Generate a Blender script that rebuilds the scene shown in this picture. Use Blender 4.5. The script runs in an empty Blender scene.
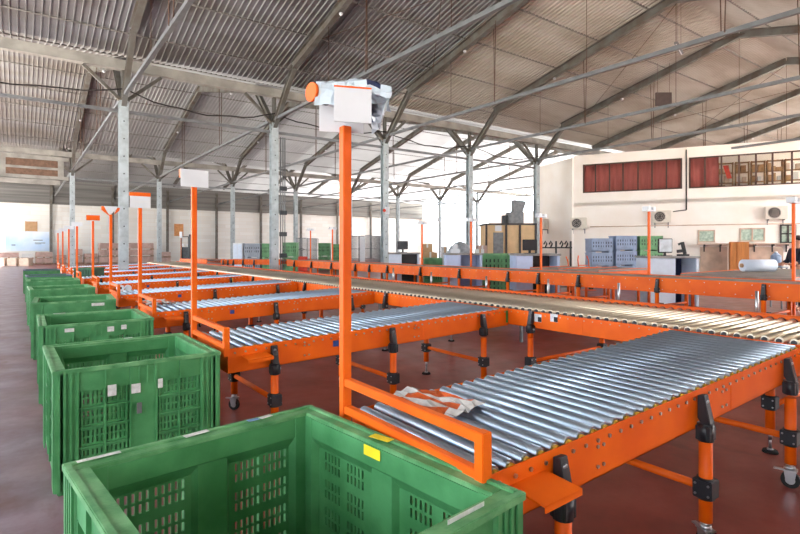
import bpy, bmesh, math, random
from mathutils import Vector, Matrix, Euler
random.seed(7)
SC = bpy.context.scene
COL = SC.collection
R = math.radians
HC = 1.5                                    # eye height
TH = R(36.2)
ST, CT = math.sin(TH), math.cos(TH)
F = 520.0

# ------------------------------------------------------------------ survey helpers
def RD(r, d):                               # metres right / ahead of the standpoint -> floor plan
    return (CT*r + ST*d, -ST*r + CT*d)
def at_d(px, d):
    return RD((px-400)/F*d, d)
def at_X(px, X):                            # where the sight line through px meets the line X = const
    u = (px-400)/F
    # X = CT*u*d + ST*d
    d = X/(CT*u+ST)
    return at_d(px, d) + (d,)
def zy(py, d):
    return HC - (py-247)*d/F
def at_z(px, py, Z):
    d = F*(HC-Z)/(py-247)
    return at_d(px, d)

# ------------------------------------------------------------------ materials
def lin(c):
    return tuple(((v/255)/12.92 if v/255 <= .04045 else ((v/255+.055)/1.055)**2.4) for v in c)
MATS = {}
def mat(name, rgb, rough=.5, metal=0., var=.12, scale=6., bump=0., bscale=40., rgb2=None, spec=.5, stretch=None, trans=0., coat=0.):
    if name in MATS: return MATS[name]
    m = bpy.data.materials.new(name); m.use_nodes = True
    nt = m.node_tree; N = nt.nodes; L = nt.links
    b = N['Principled BSDF']
    b.inputs['Roughness'].default_value = rough
    b.inputs['Metallic'].default_value = metal
    b.inputs['Specular IOR Level'].default_value = spec
    b.inputs['Coat Weight'].default_value = coat
    c = lin(rgb)
    c2 = lin(rgb2) if rgb2 else tuple(v*(1-var*2.2) for v in c)
    tc = N.new('ShaderNodeTexCoord'); mp = N.new('ShaderNodeMapping')
    if stretch: mp.inputs['Scale'].default_value = stretch
    L.new(tc.outputs['Object'], mp.inputs['Vector'])
    nz = N.new('ShaderNodeTexNoise'); nz.inputs['Scale'].default_value = scale; nz.inputs['Detail'].default_value = 5
    L.new(mp.outputs['Vector'], nz.inputs['Vector'])
    rp = N.new('ShaderNodeValToRGB')
    rp.color_ramp.elements[0].position = .38; rp.color_ramp.elements[0].color = (*c2, 1)
    rp.color_ramp.elements[1].position = .62; rp.color_ramp.elements[1].color = (*c, 1)
    L.new(nz.outputs['Fac'], rp.inputs['Fac']); L.new(rp.outputs['Color'], b.inputs['Base Color'])
    if bump:
        n2 = N.new('ShaderNodeTexNoise'); n2.inputs['Scale'].default_value = bscale; n2.inputs['Detail'].default_value = 4
        L.new(mp.outputs['Vector'], n2.inputs['Vector'])
        bp = N.new('ShaderNodeBump'); bp.inputs['Strength'].default_value = bump; bp.inputs['Distance'].default_value = .01
        L.new(n2.outputs['Fac'], bp.inputs['Height']); L.new(bp.outputs['Normal'], b.inputs['Normal'])
    if trans:
        t = N.new('ShaderNodeBsdfTranslucent'); t.inputs['Color'].default_value = (*c, 1)
        mx = N.new('ShaderNodeMixShader'); mx.inputs['Fac'].default_value = trans
        out = N['Material Output']
        L.new(b.outputs['BSDF'], mx.inputs[1]); L.new(t.outputs['BSDF'], mx.inputs[2]); L.new(mx.outputs['Shader'], out.inputs['Surface'])
    MATS[name] = m
    return m

ORANGE = mat('orange_paint', (232, 102, 2), .5, 0, .10, 3.0, rgb2=(220, 88, 0), spec=.3)
ZINC = mat('zinc_roller', (186, 208, 230), .36, 1., .06, 14., stretch=(1, .05, 1))
ZINCW = mat('warm_roller', (236, 224, 202), .40, .95, .06, 14., stretch=(.05, 1, 1))
BLACKP = mat('black_plastic', (34, 36, 42), .45, 0, .1, 20)
RUBBER = mat('black_rubber', (22, 22, 24), .8)
YELLOW = mat('yellow_cap', (206, 156, 36), .5)
STEEL = mat('bright_steel', (190, 192, 196), .3, 1., .08)
GREEN = mat('green_crate_plastic', (78, 148, 94), .5, 0, .12, 5., rgb2=(58, 126, 74), bump=.12, bscale=60)
GREEND = mat('green_rim_plastic', (112, 168, 116), .5, 0, .12, 9., rgb2=(72, 136, 84), bump=.15, bscale=80)
BLUERIM = mat('greyblue_rim_plastic', (92, 104, 128), .5)
WHITE = mat('white_board', (214, 217, 222), .5, 0, .03)
PAPER = mat('paper_label', (214, 216, 214), .7, 0, .1, 40)
YTAPE = mat('yellow_tape', (240, 220, 40), .5, 0, .05)
BLUE = mat('blue_sticker', (36, 66, 140), .5)
BTAPE = mat('bluish_tape', (120, 160, 210), .5, 0, .2, 30)
BLACKM = mat('black_mark', (16, 16, 18), .6)
GREENS = mat('green_tag', (20, 140, 70), .5)
COLUMN = mat('column_grey_paint', (186, 196, 200), .5, .2, .12, 4.)
RAFTER = mat('rafter_grey_paint', (112, 112, 108), .6, .2, .14, 2., rgb2=(94, 86, 76))
TIE = mat('galvanised_tie', (128, 130, 132), .45, .5, .1, 3.)
RUST = mat('rusty_rod', (98, 72, 56), .7, .3, .2, 12)
DARKC = mat('dark_cable', (48, 44, 42), .7)
SHEET = mat('corrugated_roof_sheet', (128, 128, 132), .5, .0, .1, .8, rgb2=(108, 104, 102), stretch=(.35, 1.2, 1))
SHEETR = mat('lit_beige_roof_sheet', (192, 187, 180), .5, .0, .1, .8, rgb2=(168, 158, 147), stretch=(.35, 1.2, 1))  # roof sheet copy for the right part, stronger light put into its colour
SHEETW = mat('pale_roof_sheet', (132, 131, 130), .6, .0, .1, .8, rgb2=(116, 110, 104), stretch=(.35, 1.2, 1))
SKY1 = mat('faint_added_skylight', (160, 158, 154), .6, 0, .06, .6, trans=.05)  # grades of added skylight meant to brighten the far bays
SKY2 = mat('pale_added_skylight', (190, 187, 182), .6, 0, .05, .6, trans=.11)
SKYF = mat('added_front_skylight', (230, 230, 230), .6, 0, .04, .6, trans=.75)  # for the added skylight out of view
SKYL = mat('added_skylight_sheet', (226, 226, 224), .6, 0, .04, .6, trans=.2)
GIRDER = mat('girder_concrete', (160, 156, 148), .8, 0, .15, 1.5, bump=.2, bscale=8)
GREYSH = mat('grey_cladding', (128, 126, 122), .7, .1, .15, 1., stretch=(.1, 1, 5))
PLASTER = mat('office_plaster', (250, 246, 240), .85, 0, .05, .7, rgb2=(246, 239, 229), bump=.15, bscale=9)
DKFRAME = mat('dark_window_frame', (82, 56, 46), .5)
REDCUR = mat('red_brown_curtain', (188, 104, 98), .8, 0, .1, 2., stretch=(3, 3, .3))
CARD = mat('cardboard', (182, 146, 108), .85, 0, .08, 4.)
CARDP = mat('pinkish_cardboard', (186, 158, 148), .85, 0, .12, 3.)
PALW = mat('pallet_wood', (168, 140, 120), .85, 0, .15, 8.)
WOODO = mat('orange_wood', (196, 124, 60), .55, 0, .1, 3., stretch=(6, 6, .6))
WOODP = mat('pale_plywood', (222, 190, 146), .7, 0, .07, 2.)
BEIGE = mat('beige_panel', (214, 190, 170), .8, 0, .12, 2.)
CRBLUE = mat('greyblue_crate_plastic', (150, 168, 196), .55, 0, .08, 4.)
CRGREY = mat('grey_crate_plastic', (150, 158, 168), .55, 0, .08, 4.)
DESKW = mat('desk_pale_panel', (206, 218, 234), .5, 0, .03)
DESKB = mat('desk_blue_panel', (190, 206, 236), .5, 0, .04)
DESKT = mat('desk_grey_top', (150, 148, 146), .5)
NAVY = mat('navy_recess', (44, 56, 96), .6)
SCREEN = mat('dark_screen', (40, 40, 46), .25)
SCREENW = mat('pale_screen', (206, 214, 222), .3)
BELT = mat('grey_belt', (138, 128, 120), .6, 0, .1, 4.)
SKIN = mat('skin', (206, 150, 122), .6)
HAIR = mat('black_hair', (24, 20, 20), .6)
NAVYC = mat('navy_cloth', (36, 40, 54), .85)
TROUS = mat('dark_trousers', (40, 42, 52), .85)
ACW = mat('ac_casing', (226, 220, 208), .5, 0, .04)
ACD = mat('ac_grille', (66, 62, 60), .6)
SILVER = mat('silver_foil', (196, 204, 214), .3, .55, .15, 8., bump=.5, bscale=16)
DKMACH = mat('dark_machine', (46, 52, 58), .5, 0, .2, 8.)
RED = mat('red_paint', (206, 58, 34), .5)
GREYM = mat('grey_metal', (120, 124, 128), .45, .4)
SHELFR = mat('warm_shelf', (176, 136, 92), .7, 0, .2, 6.)

def glass_mat(name, rgb):
    m = bpy.data.materials.new(name); m.use_nodes = True
    b = m.node_tree.nodes['Principled BSDF']
    b.inputs['Base Color'].default_value = (*lin(rgb), 1); b.inputs['Roughness'].default_value = .03
    b.inputs['Transmission Weight'].default_value = 1.; b.inputs['IOR'].default_value = 1.05
    return m
GLASS = glass_mat('window_glass', (250, 250, 248))

def plastic_mat():
    m = bpy.data.materials.new('clear_plastic_film'); m.use_nodes = True
    nt = m.node_tree; b = nt.nodes['Principled BSDF']
    b.inputs['Base Color'].default_value = (*lin((206, 222, 234)), 1); b.inputs['Roughness'].default_value = .22
    nz = nt.nodes.new('ShaderNodeTexNoise'); nz.inputs['Scale'].default_value = 14
    tc = nt.nodes.new('ShaderNodeTexCoord'); nt.links.new(tc.outputs['Object'], nz.inputs['Vector'])
    bp = nt.nodes.new('ShaderNodeBump'); bp.inputs['Strength'].default_value = .35; bp.inputs['Distance'].default_value = .02
    nt.links.new(nz.outputs['Fac'], bp.inputs['Height']); nt.links.new(bp.outputs['Normal'], b.inputs['Normal'])
    return m
FILM = plastic_mat()

def floor_mat():
    m = bpy.data.materials.new('painted_concrete_floor'); m.use_nodes = True
    nt = m.node_tree; N = nt.nodes; L = nt.links; b = N['Principled BSDF']
    tc = N.new('ShaderNodeTexCoord')
    def noise(s, det=6, st=None):
        n = N.new('ShaderNodeTexNoise'); n.inputs['Scale'].default_value = s; n.inputs['Detail'].default_value = det
        n.inputs['Roughness'].default_value = .62
        if st:
            mp = N.new('ShaderNodeMapping'); mp.inputs['Scale'].default_value = st
            L.new(tc.outputs['Object'], mp.inputs['Vector']); L.new(mp.outputs['Vector'], n.inputs['Vector'])
        else: L.new(tc.outputs['Object'], n.inputs['Vector'])
        return n
    def ramp(src, stops):
        r = N.new('ShaderNodeValToRGB')
        e = r.color_ramp.elements
        e[0].position, e[0].color = stops[0][0], (*lin(stops[0][1]), 1)
        e[1].position, e[1].color = stops[-1][0], (*lin(stops[-1][1]), 1)
        for p, c in stops[1:-1]:
            k = e.new(p); k.color = (*lin(c), 1)
        L.new(src, r.inputs['Fac']); return r
    red = ramp(noise(1.6).outputs['Fac'], [(.3, (98, 40, 34)), (.52, (124, 56, 48)), (.72, (142, 74, 66))])
    grey = ramp(noise(2.2).outputs['Fac'], [(.3, (96, 62, 62)), (.5, (114, 98, 110)), (.7, (142, 134, 148))])
    # worn trucking aisle: grey where the paint is rubbed off
    sep = N.new('ShaderNodeSeparateXYZ'); L.new(tc.outputs['Object'], sep.inputs['Vector'])
    mr = N.new('ShaderNodeMapRange'); mr.inputs['From Min'].default_value = .9; mr.inputs['From Max'].default_value = -.1
    nw = noise(1.1, 4)
    ad = N.new('ShaderNodeMath'); ad.operation = 'MULTIPLY_ADD'; ad.inputs[1].default_value = 1.6; 
    L.new(nw.outputs['Fac'], ad.inputs[0]); 
    sub = N.new('ShaderNodeMath'); sub.operation = 'SUBTRACT'; sub.inputs[1].default_value = .8
    L.new(sep.outputs['X'], sub.inputs[0]); L.new(sub.outputs[0], ad.inputs[2])
    L.new(ad.outputs[0], mr.inputs['Value'])
    mx = N.new('ShaderNodeMix'); mx.data_type = 'RGBA'
    L.new(mr.outputs['Result'], mx.inputs['Factor']); L.new(red.outputs['Color'], mx.inputs[6]); L.new(grey.outputs['Color'], mx.inputs[7])
    # dark drag stains
    st = noise(1.0, 5, (2.2, .8, 1))
    sr = N.new('ShaderNodeMapRange'); sr.inputs['From Min'].default_value = .60; sr.inputs['From Max'].default_value = .68
    L.new(st.outputs['Fac'], sr.inputs['Value'])
    sm = N.new('ShaderNodeMath'); sm.operation = 'MULTIPLY'; sm.inputs[1].default_value = .65; L.new(sr.outputs['Result'], sm.inputs[0])
    m2 = N.new('ShaderNodeMix'); m2.data_type = 'RGBA'; m2.inputs[7].default_value = (*lin((86, 40, 36)), 1)
    L.new(sm.outputs[0], m2.inputs['Factor']); L.new(mx.outputs[2], m2.inputs[6])
    L.new(m2.outputs[2], b.inputs['Base Color'])
    rr = N.new('ShaderNodeMapRange'); rr.inputs['To Min'].default_value = .2; rr.inputs['To Max'].default_value = .48
    L.new(noise(3.).outputs['Fac'], rr.inputs['Value']); L.new(rr.outputs['Result'], b.inputs['Roughness'])
    b.inputs['Specular IOR Level'].default_value = .4
    return m
FLOOR = floor_mat()

def brick_mat():
    m = bpy.data.materials.new('whitewashed_block'); m.use_nodes = True
    nt = m.node_tree; N = nt.nodes; L = nt.links; b = N['Principled BSDF']; b.inputs['Roughness'].default_value = .85
    tc = N.new('ShaderNodeTexCoord'); mp = N.new('ShaderNodeMapping'); mp.inputs['Rotation'].default_value = (R(90), 0, 0)
    L.new(tc.outputs['Object'], mp.inputs['Vector'])
    br = N.new('ShaderNodeTexBrick'); br.inputs['Scale'].default_value = 1.
    br.inputs['Brick Width'].default_value = 1.6; br.inputs['Row Height'].default_value = .4; br.inputs['Mortar Size'].default_value = .02
    br.inputs['Color1'].default_value = (*lin((226, 226, 222)), 1); br.inputs['Color2'].default_value = (*lin((216, 214, 208)), 1)
    br.inputs['Mortar'].default_value = (*lin((220, 214, 204)), 1)
    L.new(mp.outputs['Vector'], br.inputs['Vector']); L.new(br.outputs['Color'], b.inputs['Base Color'])
    return m
BRICK = brick_mat()

# ------------------------------------------------------------------ mesh builder
class MB:
    def __init__(s): s.v = []; s.f = []; s.m = []; s.s = []
    def quad(s, pts, m=0, sm=False):
        b = len(s.v); s.v += [tuple(p) for p in pts]; s.f.append(tuple(range(b, b+len(pts)))); s.m.append(m); s.s.append(sm)
    def hexa(s, p, m=0):                     # 8 points: bottom 4 ccw, top 4 ccw
        b = len(s.v); s.v += [tuple(q) for q in p]
        for f in ((3, 2, 1, 0), (4, 5, 6, 7), (0, 1, 5, 4), (1, 2, 6, 5), (2, 3, 7, 6), (3, 0, 4, 7)):
            s.f.append(tuple(b+i for i in f)); s.m.append(m); s.s.append(False)
    def box(s, x0, x1, y0, y1, z0, z1, m=0):
        x0, x1 = min(x0, x1), max(x0, x1); y0, y1 = min(y0, y1), max(y0, y1); z0, z1 = min(z0, z1), max(z0, z1)
        s.hexa([(x0, y0, z0), (x1, y0, z0), (x1, y1, z0), (x0, y1, z0), (x0, y0, z1), (x1, y0, z1), (x1, y1, z1), (x0, y1, z1)], m)
    def beam(s, p0, p1, w, h, up=(0, 0, 1), m=0):
        p0, p1 = Vector(p0), Vector(p1); d = (p1-p0).normalized(); u = Vector(up)
        a = d.cross(u)
        if a.length < 1e-4: a = d.cross(Vector((1, 0, 0)))
        a.normalize(); c = a.cross(d).normalized(); a *= w/2; c *= h/2
        s.hexa([p0-a-c, p0+a-c, p1+a-c, p1-a-c, p0-a+c, p0+a+c, p1+a+c, p1-a+c], m)
    def ibeam(s, p0, p1, w, h, t=.015, up=(0, 0, 1), m=0):
        p0, p1 = Vector(p0), Vector(p1); d = (p1-p0).normalized(); a = d.cross(Vector(up))
        if a.length < 1e-4: a = d.cross(Vector((1, 0, 0)))
        a.normalize(); c = a.cross(d).normalized()
        s.beam(p0, p1, t, h, up, m)
        for k in (-1, 1): s.beam(p0+c*k*(h-t)/2, p1+c*k*(h-t)/2, w, t, up, m)
    def cyl(s, p0, p1, r0, r1=None, n=12, m=0, caps=True, sm=True, mcap=None):
        r1 = r0 if r1 is None else r1
        p0, p1 = Vector(p0), Vector(p1); d = (p1-p0).normalized()
        a = d.orthogonal().normalized(); c = d.cross(a)
        b = len(s.v)
        for p, r in ((p0, r0), (p1, r1)):
            for i in range(n):
                t = 2*math.pi*i/n; s.v.append(tuple(p+(a*math.cos(t)+c*math.sin(t))*r))
        for i in range(n):
            j = (i+1) % n; s.f.append((b+i, b+j, b+n+j, b+n+i)); s.m.append(m); s.s.append(sm)
        if caps:
            mc = m if mcap is None else mcap
            s.f.append(tuple(b+n-1-i for i in range(n))); s.m.append(mc); s.s.append(False)
            s.f.append(tuple(b+n+i for i in range(n))); s.m.append(mc); s.s.append(False)
    def tube(s, pts, r, n=6, m=0):
        pts = [Vector(p) for p in pts]; b = len(s.v); prev = None
        for i, p in enumerate(pts):
            d = (pts[min(i+1, len(pts)-1)]-pts[max(i-1, 0)]).normalized()
            a = prev - d*prev.dot(d) if prev is not None else d.orthogonal()
            a.normalize(); prev = a; c = d.cross(a)
            for k in range(n):
                t = 2*math.pi*k/n; s.v.append(tuple(p+(a*math.cos(t)+c*math.sin(t))*r))
        for i in range(len(pts)-1):
            for k in range(n):
                l = (k+1) % n; s.f.append((b+i*n+k, b+i*n+l, b+(i+1)*n+l, b+(i+1)*n+k)); s.m.append(m); s.s.append(True)
        s.f.append(tuple(b+n-1-k for k in range(n))); s.m.append(m); s.s.append(False)
        e = b+(len(pts)-1)*n; s.f.append(tuple(e+k for k in range(n))); s.m.append(m); s.s.append(False)
    def prism(s, poly, fn, h0, h1, m=0):      # poly 2-D ccw, fn(a,b,h)->xyz
        n = len(poly); b = len(s.v)
        s.v += [tuple(fn(a, c, h0)) for a, c in poly] + [tuple(fn(a, c, h1)) for a, c in poly]
        for i in range(n):
            j = (i+1) % n; s.f.append((b+i, b+j, b+n+j, b+n+i)); s.m.append(m); s.s.append(False)
        s.f.append(tuple(b+n-1-i for i in range(n))); s.m.append(m); s.s.append(False)
        s.f.append(tuple(b+n+i for i in range(n))); s.m.append(m); s.s.append(False)
    def sphere(s, c, rx, ry=None, rz=None, n=12, k=8, m=0):
        ry = ry or rx; rz = rz or rx; b = len(s.v); c = Vector(c)
        for i in range(k+1):
            t = math.pi*i/k
            for j in range(n):
                q = 2*math.pi*j/n; s.v.append((c.x+rx*math.sin(t)*math.cos(q), c.y+ry*math.sin(t)*math.sin(q), c.z+rz*math.cos(t)))
        for i in range(k):
            for j in range(n):
                l = (j+1) % n; s.f.append((b+i*n+j, b+(i+1)*n+j, b+(i+1)*n+l, b+i*n+l)); s.m.append(m); s.s.append(True)
    def mesh(s, name, mats, bevel=0., weld=False):
        me = bpy.data.meshes.new(name); me.from_pydata(s.v, [], s.f)
        for q in (mats if isinstance(mats, (list, tuple)) else [mats]): me.materials.append(q)
        me.polygons.foreach_set('material_index', s.m); me.polygons.foreach_set('use_smooth', s.s)
        bm = bmesh.new(); bm.from_mesh(me)
        if weld: bmesh.ops.remove_doubles(bm, verts=bm.verts, dist=1e-5)
        bmesh.ops.recalc_face_normals(bm, faces=bm.faces)
        if bevel:
            es = [e for e in bm.edges if len(e.link_faces) == 2 and e.calc_face_angle(0) > R(40) and not (e.link_faces[0].smooth or e.link_faces[1].smooth)]
            bmesh.ops.bevel(bm, geom=es, offset=bevel, segments=2, affect='EDGES', clamp_overlap=True)
        bm.to_mesh(me); bm.free(); me.update()
        return me
    def build(s, name, mats, parent=None, loc=(0, 0, 0), rz=0., bevel=0., weld=False):
        return link(name, s.mesh(name, mats, bevel, weld), parent, loc, rz)

def link(name, me, parent=None, loc=(0, 0, 0), rz=0.):
    o = bpy.data.objects.new(name, me); COL.objects.link(o)
    o.parent = parent; o.location = loc; o.rotation_euler = (0, 0, rz)
    return o
def tag(o, label, cat, group=None):
    o['label'] = label; o['category'] = cat
    if group: o['group'] = group
    return o
def thing(name, label, cat, loc=(0, 0, 0), rz=0., group=None):
    o = bpy.data.objects.new(name, None); COL.objects.link(o); o.empty_display_size = .1
    o.location = loc; o.rotation_euler = (0, 0, rz)
    return tag(o, label, cat, group)
def struct(o):
    o['kind'] = 'structure'; return o
def copy_tree(o, parent=None):
    c = o.copy(); COL.objects.link(c); c.parent = parent
    for ch in list(o.children): copy_tree(ch, c)
    return c
def dup(o, loc, rz, label, group=None):
    c = copy_tree(o); c.location = loc; c.rotation_euler = (0, 0, rz); c['label'] = label
    if group: c['group'] = group
    return c
ORD = ['first', 'second', 'third', 'fourth', 'fifth', 'sixth', 'seventh', 'eighth', 'ninth', 'tenth', 'eleventh', 'twelfth']

# ================================================================== SETTING
f = MB(); f.quad([(-5.2, -8.3, 0), (46.4, -8.3, 0), (46.4, 58.2, 0), (-5.2, 58.2, 0)])
struct(f.build('floor', FLOOR))
YARD = mat('yard_concrete', (206, 202, 192), .9, 0, .06, .3)
f = MB(); f.quad([(-70, -70, -.03), (120, -70, -.03), (120, 120, -.03), (-70, 120, -.03)])
struct(f.build('floor', YARD))

YV = [-1.3, 18.4, 38.1, 57.8]; HALF = 9.85; ZV, ZR = 7.3, 9.75
X0, X1 = -5.0, 46.0; XS = 30.0
def slope_z(y):
    t = (y-YV[0]) % (2*HALF)
    return ZV + (ZR-ZV)*(1-abs(t-HALF)/HALF)
def sheets(xa, xb, ya, za, yb, zb, pitch, amp, mb):
    n = int(round((xb-xa)/pitch)); prof = [(0, 0), (.46, 0), (.53, -1), (.61, -1), (.68, 0)]
    xs = []
    for i in range(n):
        for u, h in prof: xs.append((xa+(i+u)*pitch, h*amp))
    xs.append((xb, 0))
    b = len(mb.v)
    for x, h in xs: mb.v += [(x, ya, za+h), (x, yb, zb+h)]
    for i in range(len(xs)-1):
        k = b+2*i; mb.f.append((k, k+1, k+3, k+2)); mb.m.append(0); mb.s.append(False)
roof = MB(); pale = MB(); ZX = [4.0+3.24*k for k in range(10)]+[X1]; zones = [MB() for k in range(10)]; skf = MB(); rrt = MB()
sheets(X0, 12, -8.2, slope_z(-8.2)+.32, YV[0], ZV+.32, .18, .04, roof); sheets(12, X1, -8.2, slope_z(-8.2)+.32, YV[0], ZV+.32, .18, .04, skf)  # right part: unseen translucent strip added to light the office wall
for b in range(3):
    ya, yr, yb = YV[b], YV[b]+HALF, YV[b+1]
    for (p, zp, q, zq) in ((ya, ZV+.32, yr, ZR+.32), (yr, ZR+.32, yb, ZV+.32)):
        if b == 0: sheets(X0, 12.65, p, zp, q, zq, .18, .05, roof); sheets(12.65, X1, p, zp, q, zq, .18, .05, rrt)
        else:
            sheets(X0, ZX[0], p, zp, q, zq, .18, .05, pale)
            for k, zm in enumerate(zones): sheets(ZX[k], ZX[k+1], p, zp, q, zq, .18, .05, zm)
struct(roof.build('ceiling', SHEET)); struct(pale.build('ceiling', SHEETW)); 
for k, zm in enumerate(zones):                # added translucence and lighter colour, rising so the far roof looks brightly lit
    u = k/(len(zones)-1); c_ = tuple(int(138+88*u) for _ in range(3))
    struct(zm.build('ceiling', mat('brightened_sheet_%d' % k, c_, .6, 0, .07, .6, trans=.006+.175*u**1.5)))
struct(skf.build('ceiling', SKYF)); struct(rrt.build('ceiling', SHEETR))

# far wall: block work below, cladding above
w = MB(); w.box(-14, X1+.3, 57.9, 58.2, 0, 5.45); struct(w.build('wall_back', BRICK))
w = MB(); w.box(-14, X1+.3, 57.72, 58.1, 5.45, 8.1)
for z in (5.5, 6.1, 6.9): w.box(-14, X1, 57.6, 57.72, z, z+.12)
struct(w.build('trim_1', GREYSH))
w = MB(); zf = slope_z(-8.2)+.3
w.box(X0, 17, -8.3, -8.05, 0, zf); w.box(17, 40, -8.3, -8.05, 8.0, zf); w.box(40, X1, -8.3, -8.05, 0, zf); w.box(25.5, 27, -8.3, -8.05, 0, 8.0); struct(w.build('wall_front', PLASTER))
w = MB(); w.box(X0-.2, X0, -8.3, 58, 4.4, 5.0); w.box(X0-.2, X0, -8.3, 15, 0, .9); w.box(X0-.2, X0, -8.3, 9, 5.0, 9.6)
for y in (-8.3, 15.0, 33.0, 50.0): w.box(X0-.2, X0, y, y+(4 if y > 0 else 2.5), 0, 7.4)
struct(w.build('wall_aisle_side', PLASTER))
# end wall on the far right with a tall open doorway to the yard
w = MB(); w.box(X1, X1+.3, 14, 44.6, 0, 5.5); w.box(X1, X1+.3, 55.2, 58, 0, 5.5); w.box(X1, X1+.3, 44.6, 55.2, 5.0, 5.5)
struct(w.build('wall_end', PLASTER))

# ------------------------------------------------------------------ columns, girders, trusses
XK = [2.65+5*k for k in range(9)]
def make_column(h, w=.26, d=.24):
    m = MB()
    m.box(-w/2, w/2, -d/2, -d/2+.016, .03, h); m.box(-w/2, w/2, d/2-.016, d/2, .03, h); m.box(-.008, .008, -d/2, d/2, .03, h)
    k = .5
    while k < h-.3:
        for s in (-1, 1):
            m.cyl((s*.0, -d/2-.004, k), (0, -d/2, k), .022, n=8, m=1)
        k += .55
    return m.mesh('shaft', [COLUMN, DARKC])
col_me = make_column(6.1)
bp_ = MB(); bp_.box(-.2, .2, -.2, .2, 0, .03); base_me = bp_.mesh('base_plate', COLUMN)
kn = MB()
for s in (-1, 1):
    kn.ibeam((0, 0, 5.95), (0, s*1.75, 7.72), .15, .22)
kn.ibeam((0, 0, 6.05), (0, 0, 7.1), .12, .12, up=(0, 1, 0))
for s in (-1, 1): kn.beam((0, 0, 6.05), (s*1.1, 0, 7.05), .08, .1)
knee_me = kn.mesh('knee_brace', RAFTER)
def column(x, y, label, group, me=col_me):
    t = thing('steel_column', label, 'column', (x, y, 0), 0, group)
    link('shaft', me, t); link('base_plate', base_me, t); link('knee_brace', knee_me, t)
    return t
near_l = ['pale grey steel column nearest the photographer, rising behind the fifth and sixth conveyor posts',
          'grey steel column with cables and boxes on its side, standing behind the long crosswise conveyor',
          'grey steel column with small wall box, right of the tall orange front post',
          'grey steel column standing before the bright doorway',
          'slim grey steel column at the corner of the cream office block']
for k in range(5): column(XK[k], YV[1], near_l[k], 'columns of the front row')
far_l = ['grey column of the second row by the brown clerestory panels at far left',
         'grey column of the second row beside the orange square board',
         'grey column of the second row left of the grey crate cabinet',
         'grey column of the second row among the green crates',
         'grey column of the second row partly behind the tall orange front post',
         'grey second row column just right of the front row column with small box',
         'grey second row column against the bright hall end, left of the doorway',
         'grey second row column in the doorway glare behind a front row column']
for k in range(8): column(XK[k], YV[2], far_l[k], 'columns of the second row')
pil = MB(); pil.ibeam((0, 0, 0), (0, 0, 7.4), .22, .22, up=(0, 1, 0)); pil_me = pil.mesh('wall_column', RAFTER)
for k in range(8):
    o = link('wall_column', pil_me, None, (XK[k]-.3, 57.55, 0))
    tag(o, '%s slim grey column from the left standing against the far block wall' % ORD[k], 'column', 'columns along the far wall')

def truss(x, b, label, group, cut=1.62):
    ya, yr, yb = YV[b], YV[b]+HALF, YV[b+1]
    t = thing('roof_truss', label, 'roof truss', (x, yr, ZV), 0, group)
    rel = lambda y, z: (0, y-yr, z-ZV)
    for y in (ya, yb):
        s_ = 1 if y < yr else -1
        m = MB(); m.ibeam(rel(y+s_*cut, slope_z(y+s_*cut)+.05), rel(yr, ZR+.05), .18, .30, .018); m.build('rafter', RAFTER, t)
    m = MB(); m.box(-.05, .05, ya-yr+.12, yb-yr-.12, 6.2-ZV, 6.3-ZV); m.build('tie_beam', TIE, t)
    for off in ((-3.45, 3.45) if b < 2 else ()):
        m = MB()
        for s in (-.06, .06): m.cyl((s, off+s, 6.25-ZV), (s*1.6, off+s*2.2, slope_z(yr+off)-ZV), .014, n=6)
        m.build('hanger_rod', RUST, t)
    for off in ((-5.6, 0, 5.6) if b == 0 else ()):
        m = MB(); m.cyl((0, off, 6.25-ZV), (0, off, slope_z(yr+off)-ZV), .009, n=5); m.build('hanger_rod', RUST, t)
    for off in (-4.9, 4.9):
        m = MB(); m.sphere((.03, off, slope_z(yr+off)-ZV-.13), .06, n=10, k=8); m.build('lamp_bulb', WHITE, t)
    return t
for k in range(9):
    truss(XK[k], 0, '%s roof truss of the front bay, counted from the left of the hall' % ORD[k], 'front bay roof trusses', 1.62 if k < 5 else .1)
for k in range(8):
    truss(XK[k], 1, '%s roof truss from the left in the middle bay beyond the front girder' % ORD[k], 'middle bay roof trusses')
for k in range(8):
    truss(XK[k], 2, '%s roof truss from the left in the far bay before the block wall' % ORD[k], 'far bay roof trusses')

for i_, y in enumerate((YV[1], YV[2])):
    m = MB(); m.box(X0, X1, y-.12, y+.12, 7.07, 7.37); struct(m.build('trim_%d' % (90+i_), GIRDER))
    xe = [X0+.2] + XK[:8]
    for k in range(len(xe)-1):
        if (i_ == 0 and k >= 5) or (i_ == 1 and k == 0): continue
        m = MB(); m.box(xe[k]+.16, xe[k+1]-.16, y-.035, y+.035, 5.72, 5.82)
        tag(m.build('strut_pipe', TIE), '%s steel strut from the left between %s row columns' % (ORD[k], ('front', 'second')[i_]), 'strut', 'struts along the %s column row' % ('front', 'second')[i_])
PURL = mat('purlin_grey', (128, 124, 120), .7)
# purlins under the sheets
n = 2
for b in range(3):
    for s in range(10):
        y = YV[b] + 1.1 + s*(2*HALF-2.2)/9
        if abs(y-YV[b]-HALF) < .3: continue
        if b == 2 and s < 5: continue
        m = MB(); z = slope_z(y)+.26
        m.box(X0, X1, y-.03, y+.03, z+.012, z+.05)
        struct(m.build('trim_%d' % n, PURL)); n += 1
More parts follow.
